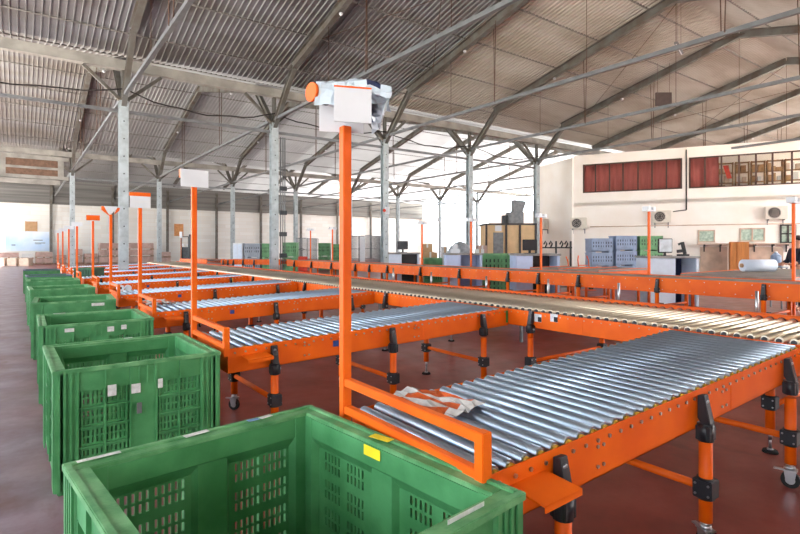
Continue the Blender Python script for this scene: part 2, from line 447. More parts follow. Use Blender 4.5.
# wind bracing and sagging cables
for k in (1, 3, 5):
    m = MB()
    m.cyl((XK[k], YV[0]+HALF-.2, ZR+.02), (XK[k+1], YV[1]-3.2, slope_z(YV[1]-3.2)+.02), .012, n=5)
    m.cyl((XK[k+1], YV[0]+HALF-.2, ZR+.02), (XK[k], YV[1]-3.2, slope_z(YV[1]-3.2)+.02), .012, n=5)
    tag(m.build('bracing_rods', RUST), 'crossed rusty bracing rods under the front roof slope, %s pair from the left' % ORD[k//2], 'bracing rod', 'crossed bracing rods')
xs = [-4.] + XK[:6]
for k in range(5):
    a, c = xs[k], xs[k+1]; L = []
    for i in range(13):
        u = i/12; L.append((a+(c-a)*u, YV[1]-.18, 6.42-.34*4*u*(1-u)*(1+.2*math.sin(k*2.1)) + .03*math.sin(i*1.7+k)))
    m = MB(); m.tube(L, .022)
    tag(m.build('cable', DARKC), 'dark sagging cable slung between front row columns, %s span from the left' % ORD[k], 'cable', 'cables along the front column row')

# ================================================================== GREEN BINS
def slotted(mb, fn, L, z0, z1, holes, n0, n1):
    us = sorted(set([0, L] + [h[0] for h in holes] + [h[1] for h in holes]))
    zs = sorted(set([z0, z1] + [h[2] for h in holes] + [h[3] for h in holes]))
    hs = set((round(h[0], 5), round(h[2], 5)) for h in holes)
    for i in range(len(us)-1):
        for j in range(len(zs)-1):
            a, b_, c, d = us[i], us[i+1], zs[j], zs[j+1]
            if (round(a, 5), round(c, 5)) in hs:
                for (p, q) in (((a, c), (b_, c)), ((b_, c), (b_, d)), ((b_, d), (a, d)), ((a, d), (a, c))):
                    mb.quad([fn(p[0], n0, p[1]), fn(q[0], n0, q[1]), fn(q[0], n1, q[1]), fn(p[0], n1, p[1])])
            else:
                mb.quad([fn(a, n1, c), fn(b_, n1, c), fn(b_, n1, d), fn(a, n1, d)])
                mb.quad([fn(a, n0, c), fn(a, n0, d), fn(b_, n0, d), fn(b_, n0, c)])
BW, BL, BH = 1.0, 1.2, .76
def bin_wall(mb, origin, ud, nd, L):
    o = Vector(origin); ud = Vector(ud); nd = Vector(nd)
    def fn(u, n_, z): return o + ud*u + nd*n_ + Vector((0, 0, z))
    fw = (L-.26-.17)/2
    holes = []
    for fi in range(2):
        u0 = .13 + fi*(fw+.17)
        gw = 5*.011+4*.014
        gaps = (fw-2*gw)/3
        for g in range(2):
            gu = u0 + gaps + g*(gw+gaps)
            for s in range(5):
                a = gu + s*.025
                for z in (.165, .210, .285, .330, .405, .450, .525, .570):
                    holes.append((a, a+.011, z, z+.034))
    slotted(mb, fn, L, .085, .64, holes, -.036, -.026)
    B = lambda u0, u1, n0, n1, z0, z1: mb.hexa([fn(u0, n0, z0), fn(u1, n0, z0), fn(u1, n1, z0), fn(u0, n1, z0), fn(u0, n0, z1), fn(u1, n0, z1), fn(u1, n1, z1), fn(u0, n1, z1)])
    # corner posts with flutes
    for e in (0, 1):
        g = (lambda u: u) if e == 0 else (lambda u: L-u)
        mb.prism([(g(.0), -.0), (g(.125), -.0), (g(.140), -.03), (g(.115), -.065), (g(0.0), -.065)], lambda a, b_, h: fn(a, b_, h), .085, .74)
        for (u0, u1) in ((.0, .028), (.045, .06), (.078, .092), (.11, .125)):
            B(min(g(u0), g(u1)), max(g(u0), g(u1)), -.001, .008, .03, .735)
    # central pilaster
    c = L/2
    mb.prism([(c-.085, -.004), (c+.085, -.004), (c+.085, -.03), (c+.06, -.0585), (c-.06, -.0585), (c-.085, -.03)], lambda a, b_, h: fn(a, b_, h), .085, .72)
    for u in (c-.085, c+.075): B(u, u+.010, -.006, .005, .085, .735)
    # top and bottom bands (profile swept along the wall)
    mb.prism([(-.008, .615), (-.008, .735), (-.062, .735), (-.062, .655), (-.036, .612)], lambda a, b_, h: fn(h, a, b_), .02, L-.02)
    mb.prism([(-.008, .05), (-.008, .125), (-.036, .15), (-.062, .12), (-.062, .05)], lambda a, b_, h: fn(h, a, b_), .02, L-.02)
    for u in (c-.075, c-.03, c+.02, c+.065, .13+fw*.5, L-.13-fw*.5): B(u, u+.009, -.009, .006, .615, .735)
    # outer ribs on the slotted fields
    for fi in range(2):
        u0 = .13 + fi*(fw+.17)
        for z in (.262, .382, .502): B(u0, u0+fw, -.027, -.004, z, z+.010)
        B(u0+fw/2-.006, u0+fw/2+.006, -.027, -.004, .12, .62)
        for u in (u0+.012, u0+fw-.02): B(u, u+.008, -.027, -.006, .12, .62)
def bin_meshes(BL):
  bb = MB()
  bin_wall(bb, (-BW/2, -BL/2, 0), (1, 0, 0), (0, -1, 0), BW)
  bin_wall(bb, (BW/2, BL/2, 0), (-1, 0, 0), (0, 1, 0), BW)
  bin_wall(bb, (BW/2, -BL/2, 0), (0, 1, 0), (1, 0, 0), BL)
  bin_wall(bb, (-BW/2, BL/2, 0), (0, -1, 0), (-1, 0, 0), BL)
  bb.box(-BW/2+.02, BW/2-.02, -BL/2+.02, BL/2-.02, .06, .085)
  body = bb.mesh('body', GREEN)
  rr = MB(); ring(rr, BW+.018, BL+.018, .07, .735, .752); ring(rr, BW+.024, BL+.024, .026, .735, BH)
  return body, rr.mesh('rim', GREEND, bevel=.003), rr.mesh('rim', BLUERIM, bevel=.003)
def ring(mb, w_, l_, t, z0, z1):
    for s in (-1, 1):
        mb.box(-w_/2, w_/2, s*l_/2, s*(l_/2-t), z0, z1)
        mb.box(s*w_/2, s*(w_/2-t), -l_/2+t, l_/2-t, z0, z1)
BIG = bin_meshes(1.2); SMALL = bin_meshes(1.04)
ft = MB(); ft.box(-.085, .085, -.06, .06, 0, .05); foot_me = ft.mesh('foot', GREEN, bevel=.006)
def make_bin(label, loc, rz, ms=SMALL, blue=False):
    t = thing('harvest_bin', label, 'bin', loc, rz, 'green bins along the aisle'); t.scale = (.972, .972, 1)
    link('body', ms[0], t); link('rim', ms[2 if blue else 1], t)
    for sx in (-1, 1):
        for sy in (-1, 0, 1): link('foot', foot_me, t, (sx*.40, sy*(.52 if ms is BIG else .44), 0))
    return t
def sticker(t, x, y, z, w_, h, m, axis='x', name='sticker', rot=0.):
    mb = MB()
    if axis == 'top': mb.box(-w_/2, w_/2, -h/2, h/2, 0, .0012)
    elif axis == 'x': mb.box(-w_/2, w_/2, -.0006, .0006, -h/2, h/2)
    else: mb.box(-.0006, .0006, -w_/2, w_/2, -h/2, h/2)
    o = mb.build(name, m, t, (x, y, z), rot); return o
def bin_from(fl, fr, extra_rz=0.):            # front-left / front-right rim corners in plan
    dx, dy = fr[0]-fl[0], fr[1]-fl[1]; a = math.atan2(dy, dx) + extra_rz
    cx, cy = (fl[0]+fr[0])/2, (fl[1]+fr[1])/2
    return (cx - math.sin(a)*BL/2, cy + math.cos(a)*BL/2, 0), a

bl, br = at_z(70, 464.7, BH), at_z(316.8, 402.7, BH)
fr = at_z(529, 493, BH)
a = (math.atan2(br[1]-bl[1], br[0]-bl[0]) + math.atan2(br[1]-fr[1], br[0]-fr[0]) - math.pi/2)/2
cx = (bl[0]+fr[0])/2; cy = (bl[1]+fr[1])/2
#print('bin1', bl, br, fr, math.degrees(a), math.dist(bl, br), math.dist(br, fr))
t = make_bin('green slotted plastic bin in the near foreground with yellow tape on its rim', (cx-.012, cy+.018, 0), a, BIG)
sticker(t, .475, .04, BH+.0005, .04, .10, YTAPE, 'top', 'yellow_tape', .15)
sticker(t, .4345, .05, .712, .10, .04, YTAPE, 'y', 'yellow_tape')
sticker(t, -.05, .585, BH+.0005, .10, .030, PAPER, 'top', 'label', .1)
sticker(t, -.40, .588, BH+.0005, .14, .022, PAPER, 'top', 'label')
sticker(t, .20, .586, BH+.0005, .05, .028, BTAPE, 'top', 'label')
sticker(t, .26, .586, BH+.0006, .06, .028, PAPER, 'top', 'label', .2)
sticker(t, .28, -.567, .735, .16, .06, PAPER, 'x', 'label')
spec = [((51.7, 374), (221.7, 350.2), (188, 334), (51, 344)), ((48.2, 326.3), (157, 317), (141, 306), (38.8, 314.4)), ((35.8, 302), (118, 300), (107, 293.4), (31, 295)), ((33, 290), (98, 286.6)), ((29.5, 281.3), (79.7, 279.5)), ((25, 277), (70, 274.6)), ((22.3, 270.6), (56, 269.4))]
blabs = ['green slotted bin second from the camera with paper labels on its near side',
         'green slotted bin third from the camera with bits of white paper on its rim',
         'green slotted bin fourth from the camera in the aisle row', 'green slotted bin fifth from the camera in the aisle row',
         'green slotted bin sixth from the camera in the aisle row',
         'green bin with a grey blue rim, nearer of the two such bins',
         'green bin with a grey blue rim, farthest in the aisle row']
for i, cs in enumerate(spec):
    Q = [Vector((*at_z(*c, BH), 0)) for c in cs]
    if len(Q) == 4:
        c_ = sum(Q, Vector((0, 0, 0)))/4
        e1 = Q[1]-Q[0]; e2 = (Q[2]-Q[1]) if i else (Q[2]-Q[1]+Q[3]-Q[0])/2
        ang = math.atan2(e1.y, e1.x)*.25 + math.atan2(-e2.x, e2.y)*.75
        ang = max(-.06, min(.06, ang))
        fm_ = (Q[0]+Q[1])/2; c_ = fm_ + Vector((-math.sin(ang), math.cos(ang), 0))*.52
    else:
        ang = (.03, -.02, .015, -.01)[i-3]
        c_ = Vector((min(Q[0].x+.5, .605), (Q[0].y+Q[1].y)/2+.52, 0))
    c_.x = min(c_.x+.02, .645)
    t = make_bin(blabs[i], (c_.x, c_.y, 0), ang, SMALL, i >= 5)
    if i == 0:
        sticker(t, -.05, -.532, .59, .055, .06, PAPER, 'x', 'label', .0); sticker(t, -.19, -.532, .60, .05, .07, PAPER, 'x', 'label')
        sticker(t, .10, -.532, .60, .03, .06, PAPER, 'x', 'label'); sticker(t, -.03, -.532, .46, .03, .07, GREYM, 'x', 'label')
        sticker(t, .08, .505, BH+.0005, .06, .03, PAPER, 'top', 'label')
    if i == 1:
        sticker(t, .10, -.532, .68, .06, .05, PAPER, 'x', 'label'); sticker(t, .22, -.532, .69, .05, .045, PAPER, 'x', 'label'); sticker(t, -.26, -.532, .70, .08, .035, PAPER, 'x', 'label')
        sticker(t, -.3, .505, BH+.0005, .12, .03, PAPER, 'top', 'label')
    if i == 2:
        sticker(t, .28, -.532, .70, .16, .04, PAPER, 'x', 'label')

# ================================================================== BRANCH ROLLER CONVEYORS
XA, XB = 1.25, 4.29                         # near end (at the bins) and far end (at the main line)
WID = .87
def zt(x): return .742 + .031*(x-1.28)      # top edge of the side rails
RP = .0815
def rail_mesh(side):                         # local y = 0 at the right rail's outer face
    s = 1 if side == 'r' else -1             # inward direction
    m = MB(); y0 = 0 if side == 'r' else WID
    def strip(ya, yb, da, db): 
        ya, yb = min(ya, yb), max(ya, yb)
        m.hexa([(XA, ya, zt(XA)-da), (XB, ya, zt(XB)-da), (XB, yb, zt(XB)-da), (XA, yb, zt(XA)-da),
                (XA, ya, zt(XA)-db), (XB, ya, zt(XB)-db), (XB, yb, zt(XB)-db), (XA, yb, zt(XA)-db)])
    strip(y0, y0+s*.005, .185, 0); strip(y0, y0+s*.03, .185, .181)
    x = XA+.05
    while x < XB-.03:
        z = zt(x)
        m.cyl((x, y0, z-.035), (x, y0-s*.007, z-.035), .0085, n=6, m=1, sm=False)
        x += RP
    for x in (XA+.62, XA+.66, XA+1.75, XA+1.80):
        for dz in (.06, .14): m.cyl((x, y0, zt(x)-dz), (x, y0-s*.006, zt(x)-dz), .008, n=6, m=1, sm=False)
    m.box(XA+1.86, XA+1.864, min(y0, y0-s*.002), max(y0, y0-s*.002), zt(XA+1.86)-.18, zt(XA+1.86)-.03)
    return m.mesh('side_rail', [ORANGE, STEEL])
railR, railL = rail_mesh('r'), rail_mesh('l')
m = MB(); yl = WID-.02
m.cyl((0, .022, 0), (0, yl-.002, 0), .026, n=20)
for y0_, y1_ in ((.010, .022), (yl-.002, yl+.010)): m.cyl((0, y0_, 0), (0, y1_, 0), .016, n=14, m=1)
m.cyl((0, .003, 0), (0, WID-.003, 0), .0065, n=6, m=2)
roller_me = m.mesh('roller', [ZINC, YELLOW, STEEL])
ltz = .56
m = MB(); m.cyl((0, 0, .15), (0, 0, ltz), .031, n=18); m.cyl((0, 0, .09), (0, 0, .15), .013, n=10, m=1); leg_me = m.mesh('leg', [ORANGE, STEEL])
def bracket_mesh(s, zr):                     # s=-1: right side legs (outside is -y)
    zr += .025; m = MB()
    # plate on the rail, elbow outwards, sleeve over the tube
    m.prism([(-.028, zr-.045), (-.028, zr-.155), (-.004, zr-.195), (.032, zr-.195), (.032, zr-.175), (.002, zr-.04)], lambda p, q, h: (h, s*p, q), -.024, .024)
    m.box(-.034, .034, -.034, .034, zr-.19, zr-.26); m.cyl((0, 0, zr-.265), (0, 0, zr-.18), .038, n=14)
    m.cyl((0, s*-.0+s*.004, zr-.075), (0, s*.012, zr-.078), .012, n=10, m=1)
    m.cyl((.036, 0, zr-.225), (.05, 0, zr-.225), .008, n=8, m=1)
    return m.mesh('leg_bracket', [BLACKP, STEEL], bevel=.003)
m = MB()
m.box(-.042, .042, -.045, .045, .27, .36); m.cyl((0, 0, .263), (0, 0, .367), .040, n=14)
for sx in (-1, 1):
    for sz in (.29, .34):
        for sy in (-.03, .03): m.cyl((sx*.042, sy, sz), (sx*.047, sy, sz), .006, n=6, m=1)
clamp_me = m.mesh('brace_clamp', [BLACKP, STEEL], bevel=.004)
m = MB()
m.cyl((-.014, 0, .05), (.014, 0, .05), .05, n=20, m=0); m.cyl((-.017, 0, .05), (.017, 0, .05), .026, n=14, m=1)
for s in (-1, 1): m.hexa([(s*.019, -.02, .035), (s*.023, -.02, .035), (s*.023, .02, .035), (s*.019, .02, .035), (s*.019, -.034, .115), (s*.023, -.034, .115), (s*.023, .034, .115), (s*.019, .034, .115)], 1)
m.box(-.03, .03, -.036, .036, .108, .116, 1); m.box(-.012, .012, .03, .085, .100, .108, 1)
m.cyl((0, 0, .113), (0, 0, .135), .026, n=12, m=1)
caster_me = m.mesh('caster', [RUBBER, STEEL])
m = MB(); m.cyl((0, 0, 0), (0, 0, .018), .052, .046, n=18); m.cyl((0, 0, .018), (0, 0, .03), .02, n=10, m=1); m.cyl((0, 0, .03), (0, 0, .12), .011, n=8, m=1)
pad_me = m.mesh('foot_pad', [RUBBER, STEEL])
OUT = .036
LEGX = (1.60, 2.73, 3.88)
brkR = [bracket_mesh(-1, zt(x)) for x in LEGX]; brkL = [bracket_mesh(1, zt(x)) for x in LEGX]
m = MB(); m.cyl((0, -OUT, .315), (0, WID+OUT, .315), .020, n=14); brace_me = m.mesh('cross_brace', ORANGE)
legs_z = [zt(x)-.23 for x in LEGX]
def sf(mb, *a): mb.box(*a)
m = MB()
zs0, zs1 = .745, .905
m.box(1.185, 1.221, -.005, WID-.02, zs1-.036, zs1); m.box(1.185, 1.221, -.005, WID-.02, zs0, zs0+.036)
m.box(1.181, 1.223, -.045, -.003, zs0-.05, zs1+.003)
stop_me = m.mesh('stop_frame', ORANGE, bevel=.003)
m = MB(); m.box(1.181, 1.223, -.021, .021, .60, 2.05); post_me = m.mesh('sign_post', ORANGE, bevel=.003)
m = MB()
m.hexa([(1.35, -.155, .668), (1.545, -.155, .674), (1.545, 0, .684), (1.35, 0, .678), (1.35, -.155, .674), (1.545, -.155, .680), (1.545, 0, .690), (1.35, 0, .684)])
m.hexa([(1.35, -.155, .650), (1.545, -.155, .656), (1.545, -.150, .656), (1.35, -.150, .650), (1.35, -.155, .674), (1.545, -.155, .680), (1.545, -.150, .680), (1.35, -.150, .674)])
tray_me = m.mesh('side_tray', ORANGE, bevel=.001)
m = MB(); m.box(XA+.002, XA+.008, .005, WID-.005, zt(XA)-.185, zt(XA)-.01); end_me = m.mesh('end_plate', ORANGE)
m = MB(); m.box(XB-.02, XB-.014, .005, WID-.005, zt(XB)-.18, zt(XB)-.06); end2_me = m.mesh('end_plate', ORANGE)

def sign_board(kind):
    m = MB(); mats = [WHITE, ORANGE]
    if kind == 'white':
        m.box(1.202-.115, 1.202+.115, -.030, -.022, 2.02, 2.17); m.box(1.085, 1.10, -.022, .03, 2.10, 2.17, 1)
    elif kind == 'band':
        m.box(1.202-.12, 1.202+.12, -.030, -.022, 2.0, 2.15); m.box(1.202-.13, 1.202+.12, -.034, -.018, 2.15, 2.20, 1)
    elif kind == 'triangle':
        m.prism([(1.202-.11, 2.19), (1.202, 2.05), (1.202+.11, 2.19)], lambda a, b_, h: (a, h, b_), -.034, -.026)
        m.hexa([(1.06, -.02, 2.13), (1.17, -.02, 2.03), (1.19, .03, 2.03), (1.06, .03, 2.13), (1.06, -.02, 2.19), (1.10, -.02, 2.19), (1.10, .03, 2.19), (1.06, .03, 2.19)], 1)
        m.hexa([(1.25, -.02, 2.05), (1.33, -.02, 2.12), (1.33, .02, 2.12), (1.25, .02, 2.05), (1.30, -.02, 2.17), (1.34, -.02, 2.17), (1.34, .02, 2.17), (1.30, .02, 2.17)], 1)
    elif kind == 'orange':
        m.box(1.202-.125, 1.202+.125, -.034, -.022, 2.06, 2.17, 1)
    elif kind == 'plain':
        m.box(1.202-.12, 1.202+.12, -.032, -.024, 2.02, 2.12)
    return m.mesh('sign_board', mats, bevel=.001)
kinds = [None, 'white', 'band', 'triangle', 'orange', 'plain', 'plain', 'plain', 'plain']
clabs = ['orange roller conveyor nearest the camera, its tall post carrying the plastic-wrapped board',
         'orange roller conveyor second from the camera, its post carrying a blank white board',
         'orange roller conveyor third from the camera, its post board topped by an orange band',
         'orange roller conveyor fourth from the camera, its post carrying a white triangle',
         'orange roller conveyor fifth from the camera, its post carrying an orange board',
         'orange roller conveyor sixth from the camera, first of the four with small white boards',
         'orange roller conveyor seventh from the camera, far along the aisle row',
         'orange roller conveyor eighth from the camera, next to the last of the aisle row',
         'orange roller conveyor ninth from the camera, last of the aisle row']
POSTPX = [None, 194, 141, 111, 93, 76, 67.3, 60.3, 53.8]
CY = []
NR = int((XB-XA-.06)/RP)
for n_ in range(9):
    y0 = 1.215 + 2.655*n_
    CY.append(y0)
    t = thing('roller_conveyor', clabs[n_], 'roller conveyor', (0, y0, 0), 0, 'roller conveyors along the aisle')
    link('side_rail', railR, t); link('side_rail', railL, t); link('end_plate', end_me, t); link('end_plate', end2_me, t)
    for k in range(NR):
        x = XA+.05+k*RP
        link('roller', roller_me, t, (x, 0, zt(x)-.012))
    for i, x in enumerate(LEGX):
        for sd in (0, 1):
            lg = link('leg', leg_me, t, (x, -OUT if sd == 0 else WID+OUT, 0))
            link('leg_bracket', (brkR if sd == 0 else brkL)[i], lg)
            link('brace_clamp', clamp_me, lg)
            link('caster', caster_me, lg, (0, 0, 0), (.7, -.5, .2)[i]) if not (i == 2 and sd == 1) else link('foot_pad', pad_me, lg)
        link('cross_brace', brace_me, t, (x, 0, 0))
    # fit the sign post where the sight line demands (the frames are not all bolted on in line)
    yp = y0+WID-.02
    dx = 0.
    if POSTPX[n_]:
        d = ST*1.2+CT*yp; u = (POSTPX[n_]-400)/F
        dx = yp*(ST+CT*u)/(CT-ST*u) - 1.202
        dx = max(-.035, min(.05, dx))
    link('stop_frame', stop_me, t, (dx if n_ else 0, 0, 0)); p = link('sign_post', post_me, t, (dx, WID-.02, 0))
    if kinds[n_]: link('sign_board', sign_board(kinds[n_]), p)
    link('side_tray', tray_me, t)
    if 1 <= n_ <= 5:
        sticker(t, 2.16, -.0012, zt(2.16)-.085, .055, .05, BLUE, 'x', 'blue_sticker')
    if n_ == 1: sticker(t, XB-.02, -.0012, zt(XB)-.09, .03, .13, GREENS, 'x', 'green_tag')
    if n_ == 4:
        sticker(t, 3.9, -.0012, zt(3.9)-.08, .07, .09, YTAPE, 'x', 'warning_sticker')

# things lying on the conveyors
def crumple(nx, ny, sx, sy, amp, seed):
    rnd = random.Random(seed); m = MB(); b = 0
    P = [[((i/nx-.5)*sx + rnd.uniform(-1, 1)*sx/nx*.3, (j/ny-.5)*sy+rnd.uniform(-1, 1)*sy/ny*.3, amp*(.5+.5*math.sin(i*1.9+j*1.1+seed))*rnd.uniform(.4, 1.)) for j in range(ny+1)] for i in range(nx+1)]
    for i in range(nx+1):
        for j in range(ny+1): m.v.append(P[i][j])
    for i in range(nx):
        for j in range(ny):
            k = i*(ny+1)+j; m.f.append((k, k+1, k+ny+2, k+ny+1)); m.m.append(1 if (i // 2) % 2 == 0 and 1 <= j < ny-1 else 0); m.s.append(False)
    return m
PKG = mat('clear_wrap', (214, 214, 212), .25, 0, .12, 20)
PKO = mat('orange_print_wrap', (214, 96, 40), .4, 0, .2, 14)
def wrap(name, label, loc, rz, sx, sy, seed, amp=.05):
    m = crumple(10, 8, sx, sy, amp, seed); o = m.build(name, [PKG, PKO], None, loc, rz)
    md = o.modifiers.new('t', 'SOLIDIFY'); md.thickness = .0015
    tag(o, label, 'packaging', 'crumpled packs on the conveyors')
x, y = at_z(432, 403, .77); print('pack', x, y)
wrap('crumpled_wrapper', 'crumpled clear and orange wrapping at the near end of the front conveyor', (x, y, zt(x)+.022), .25, .26, .42, 3, .028)
x, y = at_z(156, 303, .76)
wrap('crumpled_wrapper', 'crumpled clear and orange wrapping at the near end of the third conveyor', (x, y, zt(x)+.022), .1, .38, .5, 5, .03)
m = MB(); m.cyl((0, -.05, .055), (0, .05, .055), .055, n=16, m=0); m.cyl((0, -.052, .055), (0, -.05, .055), .02, n=10, m=1); m.cyl((.12, -.03, .05), (.12, .06, .05), .05, n=16, m=0)
x, y = CY[3]+.3, 0
o = m.build('paper_roll', [WHITE, BLACKM], None, (1.36, CY[3]+.6, zt(1.36)+.016)); tag(o, 'pair of small white paper rolls at the near end of the fourth conveyor', 'paper roll')

# the wrapped lamp and boards on the tall front post
PX, PY = 1.202, CY[0]+WID-.02
t = thing('wrapped_lamp', 'orange-ended lamp tube and white boards wrapped in plastic film atop the tall front post', 'lamp', (PX, PY, 2.05))
rdir = (CT, -ST)                             # the boards face the aisle head on
ang = -TH + .25
def loc_build(mb, name, mats, bevel=0.): return mb.build(name, mats, t, (0, 0, 0), ang, bevel)
m = MB(); m.box(-.065, .10, -.110, -.104, -.005, .145); loc_build(m, 'front_board', WHITE)
m = MB(); m.box(-.065, .10, -.112, -.104, .145, .152); loc_build(m, 'orange_edge', ORANGE)
m = MB(); m.box(-.115, .09, .030, .036, -.02, .12); loc_build(m, 'rear_board', WHITE)
m = MB(); p_, q_ = Vector((-.150, -.060, .128)), Vector((.11, .085, .122)); e_ = (q_-p_).normalized()
m.cyl(p_, q_, .041, n=24, m=0); m.cyl(p_-e_*.014, p_, .042, n=24, m=1); m.cyl(p_+e_*.055, p_+e_*.075, .0425, n=24, m=2)
loc_build(m, 'lamp_tube', [WHITE, ORANGE, BLACKP])
film = MB(); rnd = random.Random(4); nx, ny = 14, 12
for i in range(nx+1):
    u = i/nx; x = -.128 + u*.34
    for j in range(ny+1):
        v = j/ny*2-1
        a_ = abs(v); hang = (.20 if u < .40 else .10) if v < 0 else .12
        yy = (-1 if v < 0 else 1)*.088*min(1, a_*1.7) + rnd.uniform(-.006, .006); zz = .200 + .022*math.exp(-((u-.62)/.22)**2) - .005*u - .022*min(1, a_*1.7) - max(0, a_-.45)*hang + rnd.uniform(-.006, .006)
        film.v.append((x + rnd.uniform(-.006, .006) + .02*v, yy, zz))
for i in range(nx):
    for j in range(ny):
        k = i*(ny+1)+j; film.f.append((k, k+1, k+ny+2, k+ny+1)); film.m.append(1 if (i in (9, 10, 11) and j in (2, 3, 4)) or (i == 0 and j in (3, 4, 5)) else 0); film.s.append(False)
o = loc_build(film, 'plastic_film', [FILM, NAVY]); md = o.modifiers.new('t', 'SOLIDIFY'); md.thickness = .0015
fl = MB(); rnd = random.Random(9)
for i in range(7):
    for j in range(6):
        u, v = i/6, j/5
        fl.v.append((.115+.075*u-.03*v*(u-.3)+rnd.uniform(-.008, .008), -.02+.05*math.sin(u*5+v*3)+rnd.uniform(-.01, .01), .12-.15*v*(1-.25*u)+rnd.uniform(-.006, .006)))
for i in range(6):
    for j in range(5):
        k = i*6+j; fl.f.append((k, k+1, k+7, k+6)); fl.m.append(1 if (i == 0 and j < 3) else 0); fl.s.append(False)
o = loc_build(fl, 'film_tail', [SILVER, NAVY]); md = o.modifiers.new('t', 'SOLIDIFY'); md.thickness = .0015

# ================================================================== MAIN CROSSWISE LINE
ZM = .85; XM0, XM1 = 4.31, 5.52; YM0, YM1 = -1.6, 24.0
t = thing('main_conveyor', 'long orange main roller conveyor fed by the aisle conveyors, with pale rollers', 'roller conveyor', (0, 0, 0))
m = MB(); m.box(XM0, XM0+.006, YM0, YM1, ZM-.19, ZM-.022); m.box(XM0, XM0+.03, YM0, YM1, ZM-.19, ZM-.186)
y = YM0+.04
while y < YM1:
    m.cyl((XM0, y, ZM-.05), (XM0-.004, y, ZM-.05), .006, n=5, m=1, sm=False); y += .09
for y in (.72, 2.96, 5.9): m.box(XM0-.002, XM0, y, y+.006, ZM-.188, ZM-.02)
m.build('side_rail', [ORANGE, STEEL], t)
m = MB(); m.box(XM1-.006, XM1, YM0, YM1, ZM-.17, ZM+.045); m.box(XM1-.035, XM1, YM0, YM1, ZM+.041, ZM+.045)
m.build('side_rail', ORANGE, t)
m = MB(); m.cyl((XM0+.02, 0, 0), (XM1-.022, 0, 0), .027, n=16); m.cyl((XM1-.024, 0, 0), (XM1-.006, 0, 0), .034, n=14, m=1); m.cyl((XM0+.006, 0, 0), (XM0+.02, 0, 0), .018, n=10, m=2)
COLLAR = mat('maroon_collar', (110, 46, 40), .5)
mr_me = m.mesh('roller', [ZINCW, COLLAR, BLACKP])
y = YM0+.045; cnt = 0; rest = MB()
while y < YM1-.03:
    if .9 < y and cnt < 100:
        link('roller', mr_me, t, (0, y, ZM-.014)); cnt += 1
    else:
        rest.cyl((XM0+.02, y, ZM-.014), (XM1-.022, y, ZM-.014), .027, n=10); rest.cyl((XM1-.024, y, ZM-.014), (XM1-.006, y, ZM-.014), .034, n=8, m=1)
    y += .089
o = rest.build('roller_bed', [ZINCW, COLLAR], t); o['kind'] = 'stuff'
mlegs = [.55, 1.45] + [3.62+2.655*k for k in range(8)] + [3.02+2.655*k for k in range(1, 8)]
brkM = bracket_mesh(-1, ZM); brkM2 = bracket_mesh(1, ZM)
for i, y in enumerate([.55, 3.55] + [3.55+2.655*k for k in range(1, 8)]):
    for sd in (0, 1):
        lg = link('leg', leg_me, t, (XM0-OUT if sd == 0 else XM1+OUT, y, 0), -math.pi/2)
        link('leg_bracket', brkM if sd == 0 else brkM2, lg, (0, 0, .03 if sd == 1 else 0)); link('brace_clamp', clamp_me, lg); link('foot_pad', pad_me, lg)
        mm = MB(); mm.cyl((0, 0, ltz), (0, 0, ZM-.2), .03, n=14); mm.build('leg_extension', ORANGE, lg)
    mm = MB(); mm.cyl((XM0-OUT, y, .315), (XM1+OUT, y, .315), .02, n=12); mm.build('cross_brace', ORANGE, t)
# leg beside the end of the front conveyor
lg = link('leg', leg_me, t, (XM0+.12, 1.47, 0), 0); link('brace_clamp', clamp_me, lg, (0, 0, .05)); link('foot_pad', pad_me, lg)
mm = MB(); mm.cyl((0, 0, ltz), (0, 0, ZM-.18), .03, n=14); mm.build('leg_extension', ORANGE, lg)
mm = MB(); mm.cyl((XM0+.12, 1.47, .33), (XM1, 1.47, .33), .018, n=12); mm.build('cross_brace', ORANGE, t)
# reflector stickers
for px in (538, 554):
    x, y, d = at_X(px, XM0); z = zy(318, d)
    q = MB(); q.box(-.0015, 0, -.045, .045, -.04, .04, 0); q.box(-.0025, -.0014, -.045, 0, -.038, .012, 1)
    q.build('reflector_sticker', [WHITE, BLACKM], t, (XM0, y, z))
for px, top in ((757.5, 291), (619.5, 283), (549, 279), (487, 276), (432, 272), (394, 268)):
    x, y, d = at_X(px, XM1+.03)
    q = MB(); q.cyl((XM1+.014, y, ZM-.05), (XM1+.014, y, zy(top, d)), .014, n=10); q.build('guide_rod', STEEL, t)

# cable tray in the gap
m = MB()
for s in range(0, 60):
    m.box(6.25, 6.55, 1.2+s*.2, 1.21+s*.2, .70, .708)
for x in (6.25, 6.35, 6.45, 6.545): m.box(x, x+.008, 1.2, 13.2, .70, .708)
for x in (6.25, 6.545): m.box(x, x+.008, 1.2, 13.2, .76, .768)
for s in range(0, 60, 4):
    for x in (6.25, 6.545): m.box(x, x+.008, 1.2+s*.2, 1.21+s*.2, .70, .76)
t2 = thing('wire_tray', 'grey wire mesh cable tray running between the two long conveyors', 'cable tray')
m.build('mesh_tray', GREYM, t2)
for y in (1.5, 5.5, 9.5, 12.9):
    q = MB(); q.box(6.38, 6.42, y-.02, y+.02, 0, .70); q.build('stand', GREYM, t2)

